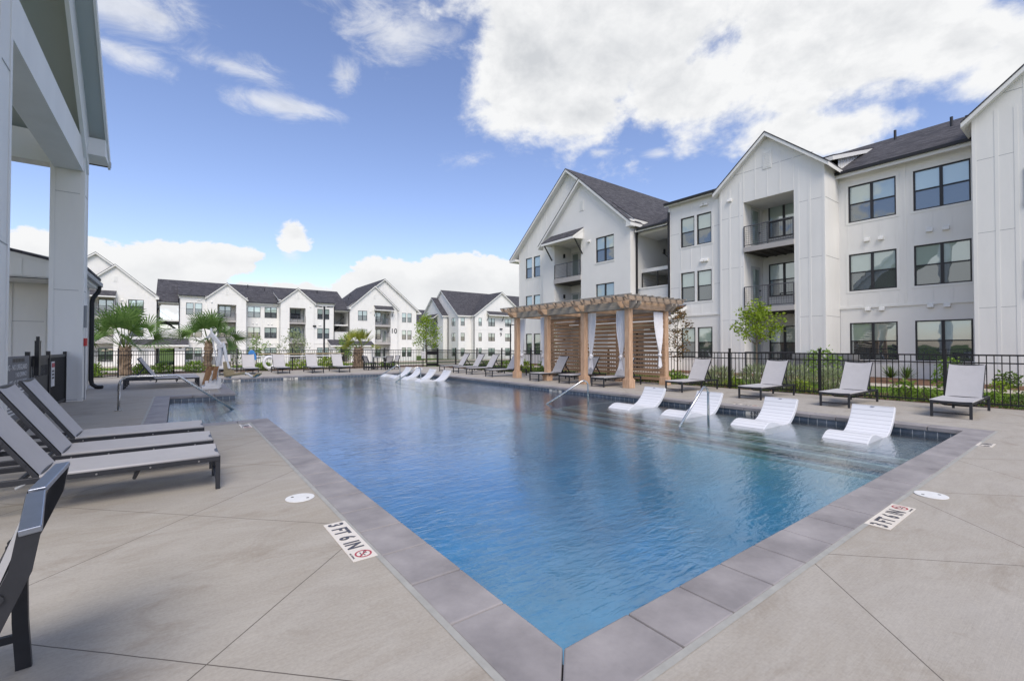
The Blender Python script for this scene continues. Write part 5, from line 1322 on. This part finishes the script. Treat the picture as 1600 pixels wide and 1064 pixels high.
curtain('white curtain tied in a knot beside the front left corner post of the pergola', PX0+.10, PY[3]-.24, .38, (0, 1), 1)
curtain('white curtain tied in a knot at the left side of the second front pergola post', PX0+.05, PY[2]+.26, .38, (0, 1), 2)
curtain('white curtain tied in a knot in front of the middle front pergola post', PX0+.12, PY[1]-.25, .42, (0, 1), 3)
curtain('white curtain tied in a knot left of the front right corner post of the pergola', PX0+.02, PY[0]+.28, .46, (0, 1), 4)
curtain('white curtain tied in a knot inside the back right corner post of the pergola', PX1-.30, PY[0]+.02, .58, (1, 0), 5, 1.06)
# ------------------------------------------------------------------ pool lift
RT = Vector((.8018, -.5976, 0)); FW = Vector((.5976, .8018, 0)); ZU = Vector((0, 0, 1))
def pool_lift():
    o = Vector((.93, 17.0, 0)); k = 14.2/703
    r = thing('pool_lift', 'white pool access lift with tan seat on the deck corner', 'pool lift', tuple(o))
    def P(px, py, dep=0.0): return o+RT*((px-331)*k)+ZU*((605-py)*k)+FW*dep
    b = MB(); b.box(o.x-.30, o.x+.16, o.y-.25, o.y+.25, .0, .09); b.box(o.x-.22, o.x+.10, o.y-.18, o.y+.18, .09, .26); b.bar(P(336, 604), P(336, 588), .22, .26); b.build('base', M['white'], r, bevel=.012)
    m = MB(); m.bar(P(335, 592), P(342, 539), .10, .09); m.bar(P(340, 570, .08), P(342.5, 541, .08), .06, .06); m.build('mast', M['white'], r, bevel=.006)
    m = MB(); m.bar(P(343.5, 539), P(327, 519), .09, .10); m.bar(P(328.5, 521), P(327, 511), .05, .05); m.bar(P(330, 523), P(320, 525), .05, .06); m.bar(P(328, 522), P(331, 552, .1), .035, .035); m.bar(P(331, 552, .1), P(333, 570, .1), .028, .028); m.build('boom', M['white'], r, bevel=.006)
    m = MB(); m.tube([tuple(P(342, 541)), tuple(P(346, 534)), tuple(P(349, 545)), tuple(P(352, 563)), tuple(P(356, 574))], .045, 10); m.bar(P(338, 541), P(348, 538), .12, .10); m.build('hanger_arm', M['white'], r)
    s = MB()
    s.bar(P(352, 563, -.0), P(354.5, 585), .34, .05, up=tuple(RT)); s.bar(P(356, 584), P(381, 580.5), .38, .075); s.bar(P(355, 577), P(357, 586), .34, .16)
    s.build('seat', M['tan'], r, bevel=.02)
    f = MB(); f.tube([tuple(P(381, 581)), tuple(P(386, 582.5)), tuple(P(391, 586)), tuple(P(397, 587)), tuple(P(401, 583))], .032, 8); f.bar(P(352, 587), P(358, 588), .1, .05); f.build('footrest', M['white'], r)
    f = MB(); f.bar(P(397, 586), P(403, 581), .3, .05); f.build('footpad', M['tan'], r, bevel=.01)
    c = MB(); rnd = random.Random(5)
    def cloth(pts, dep):
        V = [tuple(P(px, py, dep+rnd.uniform(-.05, .05))) for px, py in pts]; c.poly(V)
    n = 9
    for side, (xt, xb0, xb1, yt, yb) in enumerate(((334, 319, 332, 570, 596), (341, 336, 344, 570, 590))):
        V = []
        for i in range(n+1):
            t = i/n
            for j in range(9):
                u = j/8; px = xt-6+11*u+((xb0+(xb1-xb0)*u)-(xt-6+11*u))*t**.7; py = yt+(yb-yt)*t+2.0*math.sin(u*6+side)*t
                V.append(tuple(P(px, py, -.16+.05*math.sin(u*9+t*2+side)-.04*t)))
        c.add(V, [(i*9+j, i*9+j+1, (i+1)*9+j+1, (i+1)*9+j) for i in range(n) for j in range(8)])
    c.build('cover_cloth', M['brown'], r, smooth=True, recalc=False)
    g = MB(); g.bar(P(335, 591, -.1), P(335.5, 577, -.1), .16, .12); g.build('control_box', M['white'], r, bevel=.01)
    g = MB(); g.bar(P(335.3, 588, -.17), P(335.5, 582, -.17), .08, .01); g.build('keypad', M['grey'], r)
    h = MB(); h.tube([tuple(P(x, y, -.1)) for x, y in ((351, 590), (350, 594), (347, 598), (342, 601))], .012, 6); h.build('hose', M['white'], r)
pool_lift()

# ------------------------------------------------------------------ things along the far fence
def life_ring():
    c = Vector((4.02, 27.3, .48)); r = thing('life_ring', 'white life ring hanging on the far fence between loungers', 'life ring', tuple(c))
    pts = [tuple(c+Vector((math.cos(t)*.25, .0, math.sin(t)*.30))) for t in [2*math.pi*k/24 for k in range(25)]]
    m = MB(); m.tube(pts, .085, 10); m.build('ring', M['poly'], r, smooth=True)
    m = MB(); m.tube([tuple(c+Vector(p)) for p in ((-.02, 0, .3), (.12, -.05, .42), (.05, -.04, .5), (.2, -.05, .36), (.02, -.06, .05), (.1, -.05, -.2), (-.05, -.05, -.4), (.12, -.05, -.46))], .014, 6); m.build('rope', M['white'], r)
life_ring()
for z, x0, x1, m, t in ((.93, 3.45, 8.0, M['tan'], 'long tan rescue pole hung level on the far fence'), (.80, 3.42, 7.9, M['white'], 'long white rescue pole hung level on the far fence below the tan one')):
    r = thing('rescue_pole', t, 'rescue pole', (x0, 27.45, z)); q = MB(); q.tube([(x0, 27.45, z), (x1, 27.45, z)], .03, 10); q.build('shaft', m, r)
    q = MB()
    for x in (x0+.05, (x0+x1)/2, x1-.3): q.box(x-.02, x+.02, 27.43, 27.53, z-.05, z+.05)
    q.build('bracket', M['white'], r)
q = MB(); q.prism([(3.05, 27.4, .62), (3.42, 27.4, .62), (3.42, 27.4, .86), (3.30, 27.4, 1.12), (3.17, 27.4, 1.16), (3.05, 27.4, 1.05)], (0, .1, 0)); tag(q.build('rescue_float', M['blue'], None, bevel=.02), 'blue plastic panel hanging on the far fence above a lounger back', 'rescue float')

# ------------------------------------------------------------------ dining set at the far deck and two near chairs
def make_chair():
    """armless sling chair: local +x is the way the sitter faces; back uprights at x = 0"""
    r = thing('dining_chair', 'x', 'chair', (0, 0, 0))
    w = .205
    prof = [(0.0, 0.0), (.012, .19), (.015, .34), (.008, .47), (-.03, .56), (-.085, .70), (-.10, .80)]
    def strip(mb, y, pr, wd, th):
        for a, b in zip(pr[:-1], pr[1:]): pass
        L_ = []; Rr = []
        for i, p in enumerate(pr):
            a = pr[max(0, i-1)]; b = pr[min(len(pr)-1, i+1)]; d = Vector((b[0]-a[0], b[1]-a[1])).normalized(); n = Vector((d.y, -d.x))
            L_.append((p[0]-n.x*wd/2, p[1]-n.y*wd/2)); Rr.append((p[0]+n.x*wd/2, p[1]+n.y*wd/2))
        for i in range(len(pr)-1):
            q = [L_[i], Rr[i], Rr[i+1], L_[i+1]]
            mb.prism([(x, y-th/2, z) for x, z in q], (0, th, 0))
    for s in (-1, 1):
        u = MB(); strip(u, s*w, prof, .046, .020); u.build('back_leg', M['charcoal'], r)
        u = MB(); strip(u, s*w, [(.50, 0), (.47, .22), (.44, .44)], .05, .026); u.build('front_leg', M['charcoal'], r)
        u = MB(); u.bar((.0, s*w, .42), (.46, s*w, .44), .026, .045); u.build('seat_rail', M['charcoal'], r)
        u = MB(); u.bar((.02, s*w, .13), (.49, s*w, .13), .02, .03); u.build('stretcher', M['charcoal'], r)
    t = MB(); t.bar((-.102, -w-.013, .803), (-.102, w+.013, .803), .046, .018, up=(0.1, 0, 1)); t.build('top_rail', M['rail_sheen'], r, bevel=.003)
    t = MB(); t.bar((.01, -w, .40), (.01, w, .40), .03, .03); t.build('cross_rail', M['steel'], r)
    sgm = MB(); sgm.quad((.03, -w+.02, .44), (.46, -w+.02, .455), (.46, w-.02, .455), (.03, w-.02, .44)); sgm.build('seat_sling', M['sling'], r)
    b = MB(); b.quad((.02, -w+.02, .47), (.02, w-.02, .47), (-.085, w-.02, .785), (-.085, -w+.02, .785)); b.build('back_sling', M['sling'], r)
    bo = MB()
    for s in (-1, 1):
        for x, z in ((-.045, .64), (.006, .44)): bo.tube([(x, s*(w+.013), z), (x, s*(w+.019), z)], .012, 10)
    bo.build('bolt', M['charcoal'], r)
    return r
C0 = make_chair(); fc = [True]
def chair(x, y, rot, label, group):
    o = C0 if fc[0] else copy_tree(C0); fc[0] = False
    o.location = (x, y, 0); o.rotation_euler = (0, 0, R(rot)); o['label'] = label; o['group'] = group
chair(-.485, 2.46, 180, 'charcoal metal chair at the lower left, the farther of two, back towards the pool', 'charcoal chairs at the lower left edge')
chair(-.446, 1.962, 188.4, 'charcoal metal chair cut by the lower left corner of the photo', 'charcoal chairs at the lower left edge')
GT = 'charcoal sling chairs round the far dining table'
chair(8.62, 25.35, 15, 'dining chair at the left side of the far table, nearer the pool', GT); chair(8.75, 26.0, 0, 'dining chair at the left side of the far table, nearer the palm', GT)
chair(9.75, 24.85, 100, 'dining chair in front of the far table with its grey back to the pool', GT); chair(10.5, 25.6, 190, 'dining chair at the right side of the far table', GT)
def table(x, y, label):
    r = thing('dining_table', label, 'table', (x, y, 0)); t = MB(); t.box(x-.42, x+.42, y-.42, y+.42, .71, .745); t.build('tabletop', M['grey'], r, bevel=.006)
    for sx in (-1, 1):
        for sy in (-1, 1): l = MB(); l.box(x+sx*.36-.025, x+sx*.36+.025, y+sy*.36-.025, y+sy*.36+.025, 0, .71); l.build('leg', M['charcoal'], r)
table(9.65, 25.75, 'square charcoal dining table at the far end of the pool deck')
# ------------------------------------------------------------------ lamp posts beyond the fence
def lamp(x, y, label, h, zb):
    r = thing('lamp_post', label, 'lamp post', (x, y, zb)); p = MB(); p.tube([(x, y, zb), (x, y, zb+h)], .11, 10); p.box(x-.2, x+.2, y-.2, y+.2, zb, zb+.4); p.build('pole', M['dark'], r)
    for s in (-1, 1): q = MB(); q.bar((x, y, zb+h-.15), (x+s*.7, y, zb+h-.1), .08, .08); q.box(x+s*.35 if s > 0 else x-1.05, x+1.05 if s > 0 else x-.35, y-.17, y+.17, zb+h-.13, zb+h-.02); q.build('lamp_head', M['dark'], r)
lamp(15.0, 60, 'dark lamp post standing before the gabled front of building 10', 7.7, -1.2)
lamp(44.4, 60, 'dark lamp post standing before building 9 beside the pergola', 6.3, -1.2)
# ------------------------------------------------------------------ condensers
def condenser(x, y, z, label, group, s=.8):
    r = thing('air_conditioner', label, 'air conditioner', (x, y, z), group); b = MB(); b.box(x-s/2, x+s/2, y-s/2, y+s/2, z, z+s*1.05)
    for k in range(8):
        zz = z+.08+k*s*.11; b.box(x-s/2-.012, x+s/2+.012, y-s/2-.012, y+s/2+.012, zz, zz+.03)
    b.build('casing', M['ac'], r); b = MB(); b.tube([(x, y, z+s*1.05), (x, y, z+s*1.08)], s*.4, 18); b.build('fan_grille', M['dark'], r)
condenser(23.6, 7.2, 0, 'grey air conditioner unit by the wall behind the lounger and round green bush', 'air conditioners at the near building', .95)
condenser(23.4, 8.5, 0, 'grey air conditioner unit by the wall left of the round green bush', 'air conditioners at the near building', .95)
condenser(2.6, 76.2, -1.17, 'grey air conditioner unit before building 10, right of the middle door', 'air conditioners at the far building', 1.1)
condenser(4.2, 76.2, -1.17, 'grey air conditioner unit before building 10 behind the pool lift', 'air conditioners at the far building', 1.1)
# electrical boxes on the near building
q = MB(); q.box(24.9, 24.99, -2.2, -2.0, .55, .8); tag(q.build('outlet_box', M['grey'], None), 'small grey outlet box on the white wall behind the right-hand lounger', 'outlet box')

# ------------------------------------------------------------------ plants
def leafmat(name, c1, c2, rough=.55):
    m = bpy.data.materials.new(name); m.use_nodes = True; nt = m.node_tree; N = nt.nodes; L = nt.links; b = N['Principled BSDF']
    at = N.new('ShaderNodeObjectInfo'); gi = N.new('ShaderNodeNewGeometry')
    tc = N.new('ShaderNodeTexCoord'); n = N.new('ShaderNodeTexNoise'); n.inputs['Scale'].default_value = 6; n.inputs['Detail'].default_value = 4; L.new(tc.outputs['Object'], n.inputs['Vector'])
    ad = N.new('ShaderNodeMath'); ad.operation = 'MULTIPLY_ADD'; L.new(gi.outputs['Random Per Island'], ad.inputs[0]); ad.inputs[1].default_value = .75; ad.inputs[2].default_value = -.1
    a2 = N.new('ShaderNodeMath'); a2.operation = 'MULTIPLY_ADD'; L.new(n.outputs[0], a2.inputs[0]); a2.inputs[1].default_value = .5; L.new(ad.outputs[0], a2.inputs[2]); a2.use_clamp = True
    mx = N.new('ShaderNodeMixRGB'); L.new(a2.outputs[0], mx.inputs[0]); mx.inputs[1].default_value = (*c1, 1); mx.inputs[2].default_value = (*c2, 1); L.new(mx.outputs[0], b.inputs['Base Color'])
    b.inputs['Roughness'].default_value = rough; b.inputs['Specular IOR Level'].default_value = .3
    t = N.new('ShaderNodeBsdfTranslucent'); L.new(mx.outputs[0], t.inputs[0]); ms = N.new('ShaderNodeMixShader'); ms.inputs[0].default_value = .3
    L.new(b.outputs[0], ms.inputs[1]); L.new(t.outputs[0], ms.inputs[2]); L.new(ms.outputs[0], N['Material Output'].inputs[0])
    return m
M['palm'] = leafmat('palm_leaf', (.06, .13, .025), (.17, .28, .075))
M['palm_y'] = leafmat('yellowing_palm_leaf', (.16, .24, .03), (.40, .38, .07))
M['palm_dead'] = leafmat('dry_palm_leaf', (.24, .15, .05), (.38, .27, .11))
M['lime'] = leafmat('lime_leaf', (.14, .24, .015), (.36, .46, .05))
M['green'] = leafmat('bush_leaf', (.10, .20, .02), (.30, .44, .07))
M['sage'] = leafmat('sage_leaf', (.20, .26, .11), (.42, .47, .28))
M['red_leaf'] = leafmat('reddish_leaf', (.07, .11, .03), (.30, .14, .06))
M['mid_green'] = leafmat('mid_leaf', (.06, .12, .02), (.19, .27, .07))
M['bark'] = mat('grey_bark', (.16, .13, .10), .9, var=.3, vscale=6, bump=.4, bscale=20)
M['boots'] = mat('palm_trunk_boots', (.15, .10, .065), .95, col2=(.38, .29, .21), vscale=5, bump=.5, bscale=14)
def leaf_quad(mb, p, size, rnd, up=None, asp=.55):
    d = Vector((rnd.gauss(0, 1), rnd.gauss(0, 1), rnd.gauss(0, .7))) if up is None else Vector(up)+Vector((rnd.gauss(0, .35), rnd.gauss(0, .35), rnd.gauss(0, .3)))
    d.normalize(); s = d.cross(Vector((rnd.gauss(0, 1), rnd.gauss(0, 1), rnd.gauss(0, 1))))
    if s.length < 1e-4: return
    s.normalize(); L_ = size*rnd.uniform(.7, 1.3); w = L_*asp/2; p = Vector(p); n = d.cross(s)*L_*.08
    mb.add([p, p+d*L_*.5+s*w+n, p+d*L_, p+d*L_*.5-s*w+n], [(0, 1, 2, 3)])
def palm(label, x, y, zb, trunk_h, tr, nleaf, R_, mats, seed, crown_only_up=.0, lean=(0, 0)):
    rnd = random.Random(seed); r = thing('palm_tree', label, 'palm tree', (x, y, zb), 'young fan palms beyond the fence')
    t = MB(); n = 12; pts = []; rr = []
    for i in range(9): f = i/8; pts.append((x+lean[0]*f, y+lean[1]*f, zb+trunk_h*f)); rr.append(tr*(1.0+.12*math.sin(f*9))*(1-.15*f))
    t.tube(pts, rr, n)
    # overlapping leaf bases
    for k in range(int(90*max(.5, trunk_h))):
        f = rnd.random(); a = rnd.uniform(0, 2*math.pi); c = Vector((x+lean[0]*f, y+lean[1]*f, zb+trunk_h*f)); o = Vector((math.cos(a), math.sin(a), 0)); q = c+o*tr*.9*(1-.15*f)
        t.bar(q, q+o*tr*rnd.uniform(.15, .4)+ZU*rnd.uniform(.10, .22), rnd.uniform(.05, .09), .03, up=tuple(o))
    t.build('trunk', M['boots'], r)
    top = Vector((x+lean[0], y+lean[1], zb+trunk_h)); c = [MB(), MB(), MB()]
    st = MB()
    for k in range(nleaf):
        a = k*2.39996+rnd.uniform(-.2, .2); e = R(84-78*((k+.5)/nleaf)**1.1+rnd.uniform(-8, 8))
        o = Vector((math.cos(a)*math.cos(e), math.sin(a)*math.cos(e), math.sin(e)))
        pl = R_*rnd.uniform(.48, .62); base = top+Vector((math.cos(a), math.sin(a), 0))*tr*.4
        hub = base+o*pl-ZU*(.12*pl*(1-math.sin(e)))
        mid = base+o*pl*.5
        st.bar(base, mid, .03, .018); st.bar(mid, hub, .026, .014)
        mi = 0 if e > R(5) else (1 if rnd.random() < .4 else 0)
        if e < R(-5) and len(mats) > 2: mi = 2
        od = (hub-mid).normalized(); side = od.cross(ZU)
        if side.length < .05: side = Vector((math.sin(a), -math.cos(a), 0))
        side.normalize(); upv = side.cross(od)
        roll = R(rnd.uniform(-65, 65)); side = side*math.cos(roll)+upv*math.sin(roll); upv = side.cross(od)
        nb = 22; bl = R_*rnd.uniform(.40, .50)
        for j in range(nb):
            u = (j+.5)/nb*2-1; th = u*R(118)
            dirv = (od*math.cos(th)+side*math.sin(th)).normalized()
            ln = bl*(1-.30*abs(u)**2.2)*rnd.uniform(.92, 1.06)
            d1 = (dirv+upv*(.18*abs(math.sin(th)))).normalized(); w = .030*(R_/2.0)
            sv = d1.cross(upv).normalized()
            p0 = hub; p1 = hub+d1*ln*.62; droop = -ZU*ln*rnd.uniform(.04, .20)
            p2 = hub+d1*ln+droop; pm_ = hub+d1*ln*.3
            b = c[mi]
            b.add([p0-sv*w*.2, p0+sv*w*.2, pm_+sv*w*.8+upv*w*.3, pm_-sv*w*.8], [(0, 1, 2, 3)]); b.add([pm_-sv*w*.8, pm_+sv*w*.8+upv*w*.3, p1+sv*w*.9, p1-sv*w*.9], [(0, 1, 2, 3)]); b.add([p1-sv*w*.9, p1+sv*w*.9, p2], [(0, 1, 2)])
    st.build('petioles', M['mid_green'], r)
    for b, m in zip(c, mats):
        if b.v: b.build('fronds' if m is not M['palm_dead'] else 'dry_fronds', m, r, recalc=False)
palm('largest fan palm with a thick shaggy trunk, left of the pool lift', -1.92, 27.4, -.04, 1.32, .22, 20, 2.15, [M['palm'], M['palm'], M['palm']], 11)
palm('fan palm directly behind the white pool lift with a thin trunk', 1.35, 30.0, -.04, 1.55, .19, 17, 2.05, [M['palm'], M['palm'], M['palm_y']], 23, lean=(.1, .1))
palm('small yellowing fan palm behind the far dining table', 9.15, 28.4, -.04, 1.25, .30, 15, 1.45, [M['palm_y'], M['palm_y'], M['palm_dead']], 31)
def tree(label, x, y, zb, trunk_h, h, rad, m, nl, size, seed, tr=.05, name='young_tree', clumps=14, lean=(0, 0), multi=1):
    rnd = random.Random(seed); r = thing(name, label, 'tree', (x, y, zb)); t = MB(); lf = MB()
    base = Vector((x, y, zb)); cc = []
    for s in range(multi):
        a = 2*math.pi*s/max(1, multi); tp = base+Vector((lean[0]+(.18*math.cos(a) if multi > 1 else 0), lean[1]+(.18*math.sin(a) if multi > 1 else 0), h*.88))
        mid = base+Vector((lean[0]*.4, lean[1]*.4, trunk_h)); t.tube([base, (base+mid)/2+Vector((.02, .01, 0)), mid, (mid+tp)/2, tp], [tr, tr*.9, tr*.75, tr*.5, tr*.15], 8)
    for k in range(clumps):
        f = (k+.5)/clumps; z = trunk_h+(h-trunk_h)*f; prof = math.sin(math.pi*min(1, .22+.78*f))**.7
        a = k*2.4+rnd.uniform(-.5, .5); rr = rad*prof*rnd.uniform(.35, 1.0)
        c = base+Vector((lean[0]*f+math.cos(a)*rr, lean[1]*f+math.sin(a)*rr, z)); cc.append((c, rad*rnd.uniform(.28, .48)))
        s0 = base+Vector((lean[0]*f*.8, lean[1]*f*.8, max(trunk_h*.8, z-.5*rr-.2))); t.tube([s0, (s0+c)/2+Vector((0, 0, -.04)), c], [tr*.38, tr*.25, tr*.1], 5)
    for k in range(nl):
        c, cr = rnd.choice(cc); d = Vector((rnd.gauss(0, 1), rnd.gauss(0, 1), rnd.gauss(0, .75))); d = d.normalized()*cr*rnd.random()**.45
        leaf_quad(lf, c+d, size, rnd)
    t.build('trunk', M['bark'], r); lf.build('crown', m, r, recalc=False)
    return r
tree('bright green young tree in front of the near building, beyond the fence', 19.6, 9.05, -.03, 1.75, 3.05, .95, M['lime'], 1500, .125, 41, .045, clumps=18)
tree('small reddish leaved tree beside the right end of the pergola', 16.5, 10.75, -.03, .9, 3.0, .62, M['red_leaf'], 900, .10, 42, .03, clumps=16)
tree('yellow-green young tree beyond the far gate, between buildings 10 and 9', 21.6, 44.5, -.35, 1.9, 4.9, 1.5, M['lime'], 1700, .20, 43, .09, clumps=24)
tree('slim sapling behind the left end of the pergola', 16.8, 18.8, -.03, 1.2, 2.6, .55, M['mid_green'], 420, .10, 44, .025, clumps=10)
tree('sparse bush with pale flowers before building 10, right of the life ring', 7.0, 36.5, -.15, .9, 2.6, 1.05, M['sage'], 900, .13, 45, .04, name='flowering_shrub', clumps=14)
tree('small yellow-green bush before building 10, left of the life ring', 4.6, 37.0, -.15, .8, 2.3, .7, M['green'], 500, .13, 46, .03, name='shrub', clumps=10)
tree('small green bush seen through the far fence left of the blue panel', 2.9, 33.9, -.05, .3, 1.5, .55, M['mid_green'], 350, .11, 47, .03, name='shrub', clumps=10)
tree('young tree by the dark porch opening of building 10', 19.5, 66, -1.2, 1.2, 4.2, 1.3, M['green'], 700, .25, 48, .07, clumps=12)
def shrub(x, y, rad, h, m, nl, size, label, cat='shrub', name='shrub', group=None, seed=0, up=None, asp=.55, zb=-.02):
    rnd = random.Random(seed); r = thing(name, label, cat, (x, y, zb), group); lf = MB(); st = MB()
    for k in range(nl):
        a = rnd.uniform(0, 2*math.pi); q = rnd.random()**.5; z = rnd.random()
        pr = math.sin(math.pi*(.18+.75*z))**.6
        p = Vector((x+math.cos(a)*rad*q*pr, y+math.sin(a)*rad*q*pr, zb+h*(.06+.9*z)+rnd.gauss(0, .04*h)))
        if up: leaf_quad(lf, p, size, rnd, (math.cos(a)*.5*q, math.sin(a)*.5*q, 1.0), asp)
        else: leaf_quad(lf, p, size, rnd, None, asp)
    for k in range(7):
        a = rnd.uniform(0, 6.28); st.tube([(x, y, zb), (x+math.cos(a)*rad*.5, y+math.sin(a)*rad*.5, zb+h*.75)], [.012, .005], 5)
    st.build('stems', M['bark'], r); lf.build('foliage', m, r, recalc=False); return r
GB = 'low plants along the right fence'
for i, (x, y, rd, h, m, nl, sz, t, up) in enumerate((
    (17.8, 6.05, .80, 1.32, 'green', 1500, .10, 'rounded bright green bush against the near building, behind a fence post', None),
    (15.0, 6.9, .55, .80, 'sage', 900, .22, 'feathery grey-green shrub behind the lounger before the young tree', 1),
    (15.1, 5.9, .55, .85, 'sage', 900, .22, 'feathery grey-green shrub below the rounded bright green bush', 1),
    (15.0, 8.1, .5, .72, 'sage', 800, .20, 'feathery grey-green shrub nearer the pergola, behind the fence', 1),
    (15.2, 4.9, .45, .80, 'sage', 700, .20, 'feathery grey-green shrub beside the second fence post from the right', 1),
    (14.6, 5.5, .34, .48, 'lime', 420, .07, 'low yellow-green bush at the fence foot below the feathery shrubs', None),
    (14.6, 7.5, .32, .45, 'lime', 400, .07, 'low yellow-green bush at the fence foot behind the lounger near the young tree', None),
    (15.0, 3.25, .38, .62, 'green', 500, .09, 'leafy green plant behind the fence between the two right-hand loungers', None),
    (14.7, 2.75, .36, .42, 'green', 450, .08, 'low green bush with yellow tips left of the right-hand lounger', None),
    (18.3, 2.95, .42, 1.25, 'green', 900, .10, 'upright bright green bush behind the right fence post and lounger', None),
    (14.9, 1.15, .42, .44, 'mid_green', 550, .08, 'low dark green bush behind the fence at the right frame edge', None),
    (14.8, 1.75, .35, .40, 'green', 420, .08, 'low green bush behind the right-hand lounger back', None),
    (21.9, 2.1, .45, .62, 'mid_green', 420, .12, 'dark green bush by the wall at the right frame edge', None),
    (18.0, 1.9, .3, .5, 'lime', 320, .08, 'yellow-green plant on the lawn edge at the right frame edge', None),
    (15.1, 17.3, .6, .75, 'green', 900, .12, 'green shrub behind the fence left of the pergola', None),
    (15.2, 19.2, .6, .7, 'lime', 800, .11, 'yellow-green shrub behind the loungers left of the pergola', None),
    (15.2, 21.0, .55, .65, 'green', 700, .11, 'green shrub behind the second lounger from the far gate', None),
    (15.2, 23.0, .5, .6, 'mid_green', 600, .11, 'dark green shrub behind the fence near the far gate', None),
    (15.3, 14.9, .6, .8, 'sage', 800, .18, 'grey-green shrub just left of the pergola screen', 1),
    (15.2, 10.0, .5, .5, 'green', 600, .10, 'low green shrub at the foot of the small reddish tree', None),
    (15.4, 9.0, .45, .6, 'sage', 600, .18, 'grey-green shrub between pergola and young tree', 1))):
    shrub(x, y, rd*.92, h*(.8 if i else .95), M[m], int(nl*.62), sz, t, 'shrub', 'shrub', GB, 60+i, up, .12 if up else .5)
for i, (x, y, t) in enumerate(((21.9, 4.7, 'spiky yucca plant by the wall below the right window'), (22.1, 5.2, 'second spiky yucca plant by the wall, left of the other'))):
    rnd = random.Random(i); r = thing('yucca', t, 'plant', (x, y, 0)); lf = MB()
    for k in range(60):
        a = rnd.uniform(0, 6.28); e = R(rnd.uniform(15, 80)); d = Vector((math.cos(a)*math.cos(e), math.sin(a)*math.cos(e), math.sin(e))); s = d.cross(ZU).normalized()*.022; p = Vector((x, y, .12)); L_ = rnd.uniform(.4, .6)
        lf.add([p-s*.5, p+s*.5, p+d*L_*.5+s, p+d*L_, p+d*L_*.5-s], [(0, 1, 2, 3, 4)])
    lf.build('leaves', M['mid_green'], r, recalc=False)
for i, (x, y, rd, h, t) in enumerate(((-2.85, 26.2, .42, .62, 'leafy bush at the fence left of the thick palm'), (-.55, 28.1, .5, .55, 'leafy bush right of the thick palm trunk'), (.75, 28.5, .5, .6, 'leafy bush behind the angled lounger backs'), (4.0, 29.0, .5, .45, 'low bush behind the life ring'),
                                     (5.8, 29.2, .7, .6, 'yellow-green bush behind the rescue poles'), (7.4, 29.2, .6, .7, 'yellow-green bush behind the lounger below the rescue poles'), (8.2, 29.1, .5, .4, 'low green plant left of the yellowing palm'), (11.3, 29.2, .6, .4, 'low green plant right of the dining set'), (-1.35, 28.6, .4, .5, 'bush behind the thick palm trunk'))):
    shrub(x, y, rd, h, M['lime'] if 'yellow' in t else M['green'], 500, .11, t, 'shrub', 'shrub', 'bushes along the far fence', 90+i)
# lawn blades and weeds nobody could count
def blades(name, label, x0, x1, y0, y1, n, h, m, seed, zf=0):
    rnd = random.Random(seed); mb = MB()
    for k in range(n):
        x = rnd.uniform(x0, x1); y = rnd.uniform(y0, y1); a = rnd.uniform(0, 6.28); hh = h*rnd.uniform(.5, 1.3); w = .012*(h/.1); d = Vector((math.cos(a)*w, math.sin(a)*w, 0)); p = Vector((x, y, zf)); l = Vector((rnd.gauss(0, .35)*hh, rnd.gauss(0, .35)*hh, hh))
        mb.add([p-d, p+d, p+l], [(0, 1, 2)])
    tag(mb.build(name, m, None, recalc=False), label, 'grass', kind='stuff')
blades('grass', 'mown grass between the right fence and the footpath', 16.4, 18.85, -3, 14, 9000, .07, M['green'], 5, -.035)
blades('grass', 'strip of mown grass beyond the far fence', -8, 12, 33.5, 38, 7000, .11, M['green'], 6, -.05)
blades('weeds', 'ground cover plants along the foot of the right fence', 14.15, 15.6, 0, 24, 5000, .14, M['mid_green'], 8, -.01)
# far tree line beyond the estate
def treeline():
    rnd = random.Random(77); mb = MB()
    for k in range(9000):
        a = R(rnd.uniform(-70, 130)); d = rnd.uniform(260, 420); z = rnd.random()**1.6*9*(.6+.4*math.sin(a*23)*math.sin(a*7+1))
        p = Vector((math.sin(a)*d, math.cos(a)*d, -1.2+z)); leaf_quad(mb, p, 3.4, rnd, None, .7)
    tag(mb.build('woods', M['mid_green'], None, recalc=False), 'distant woods reading as one low mass beyond the buildings', 'woods', kind='stuff')
treeline()
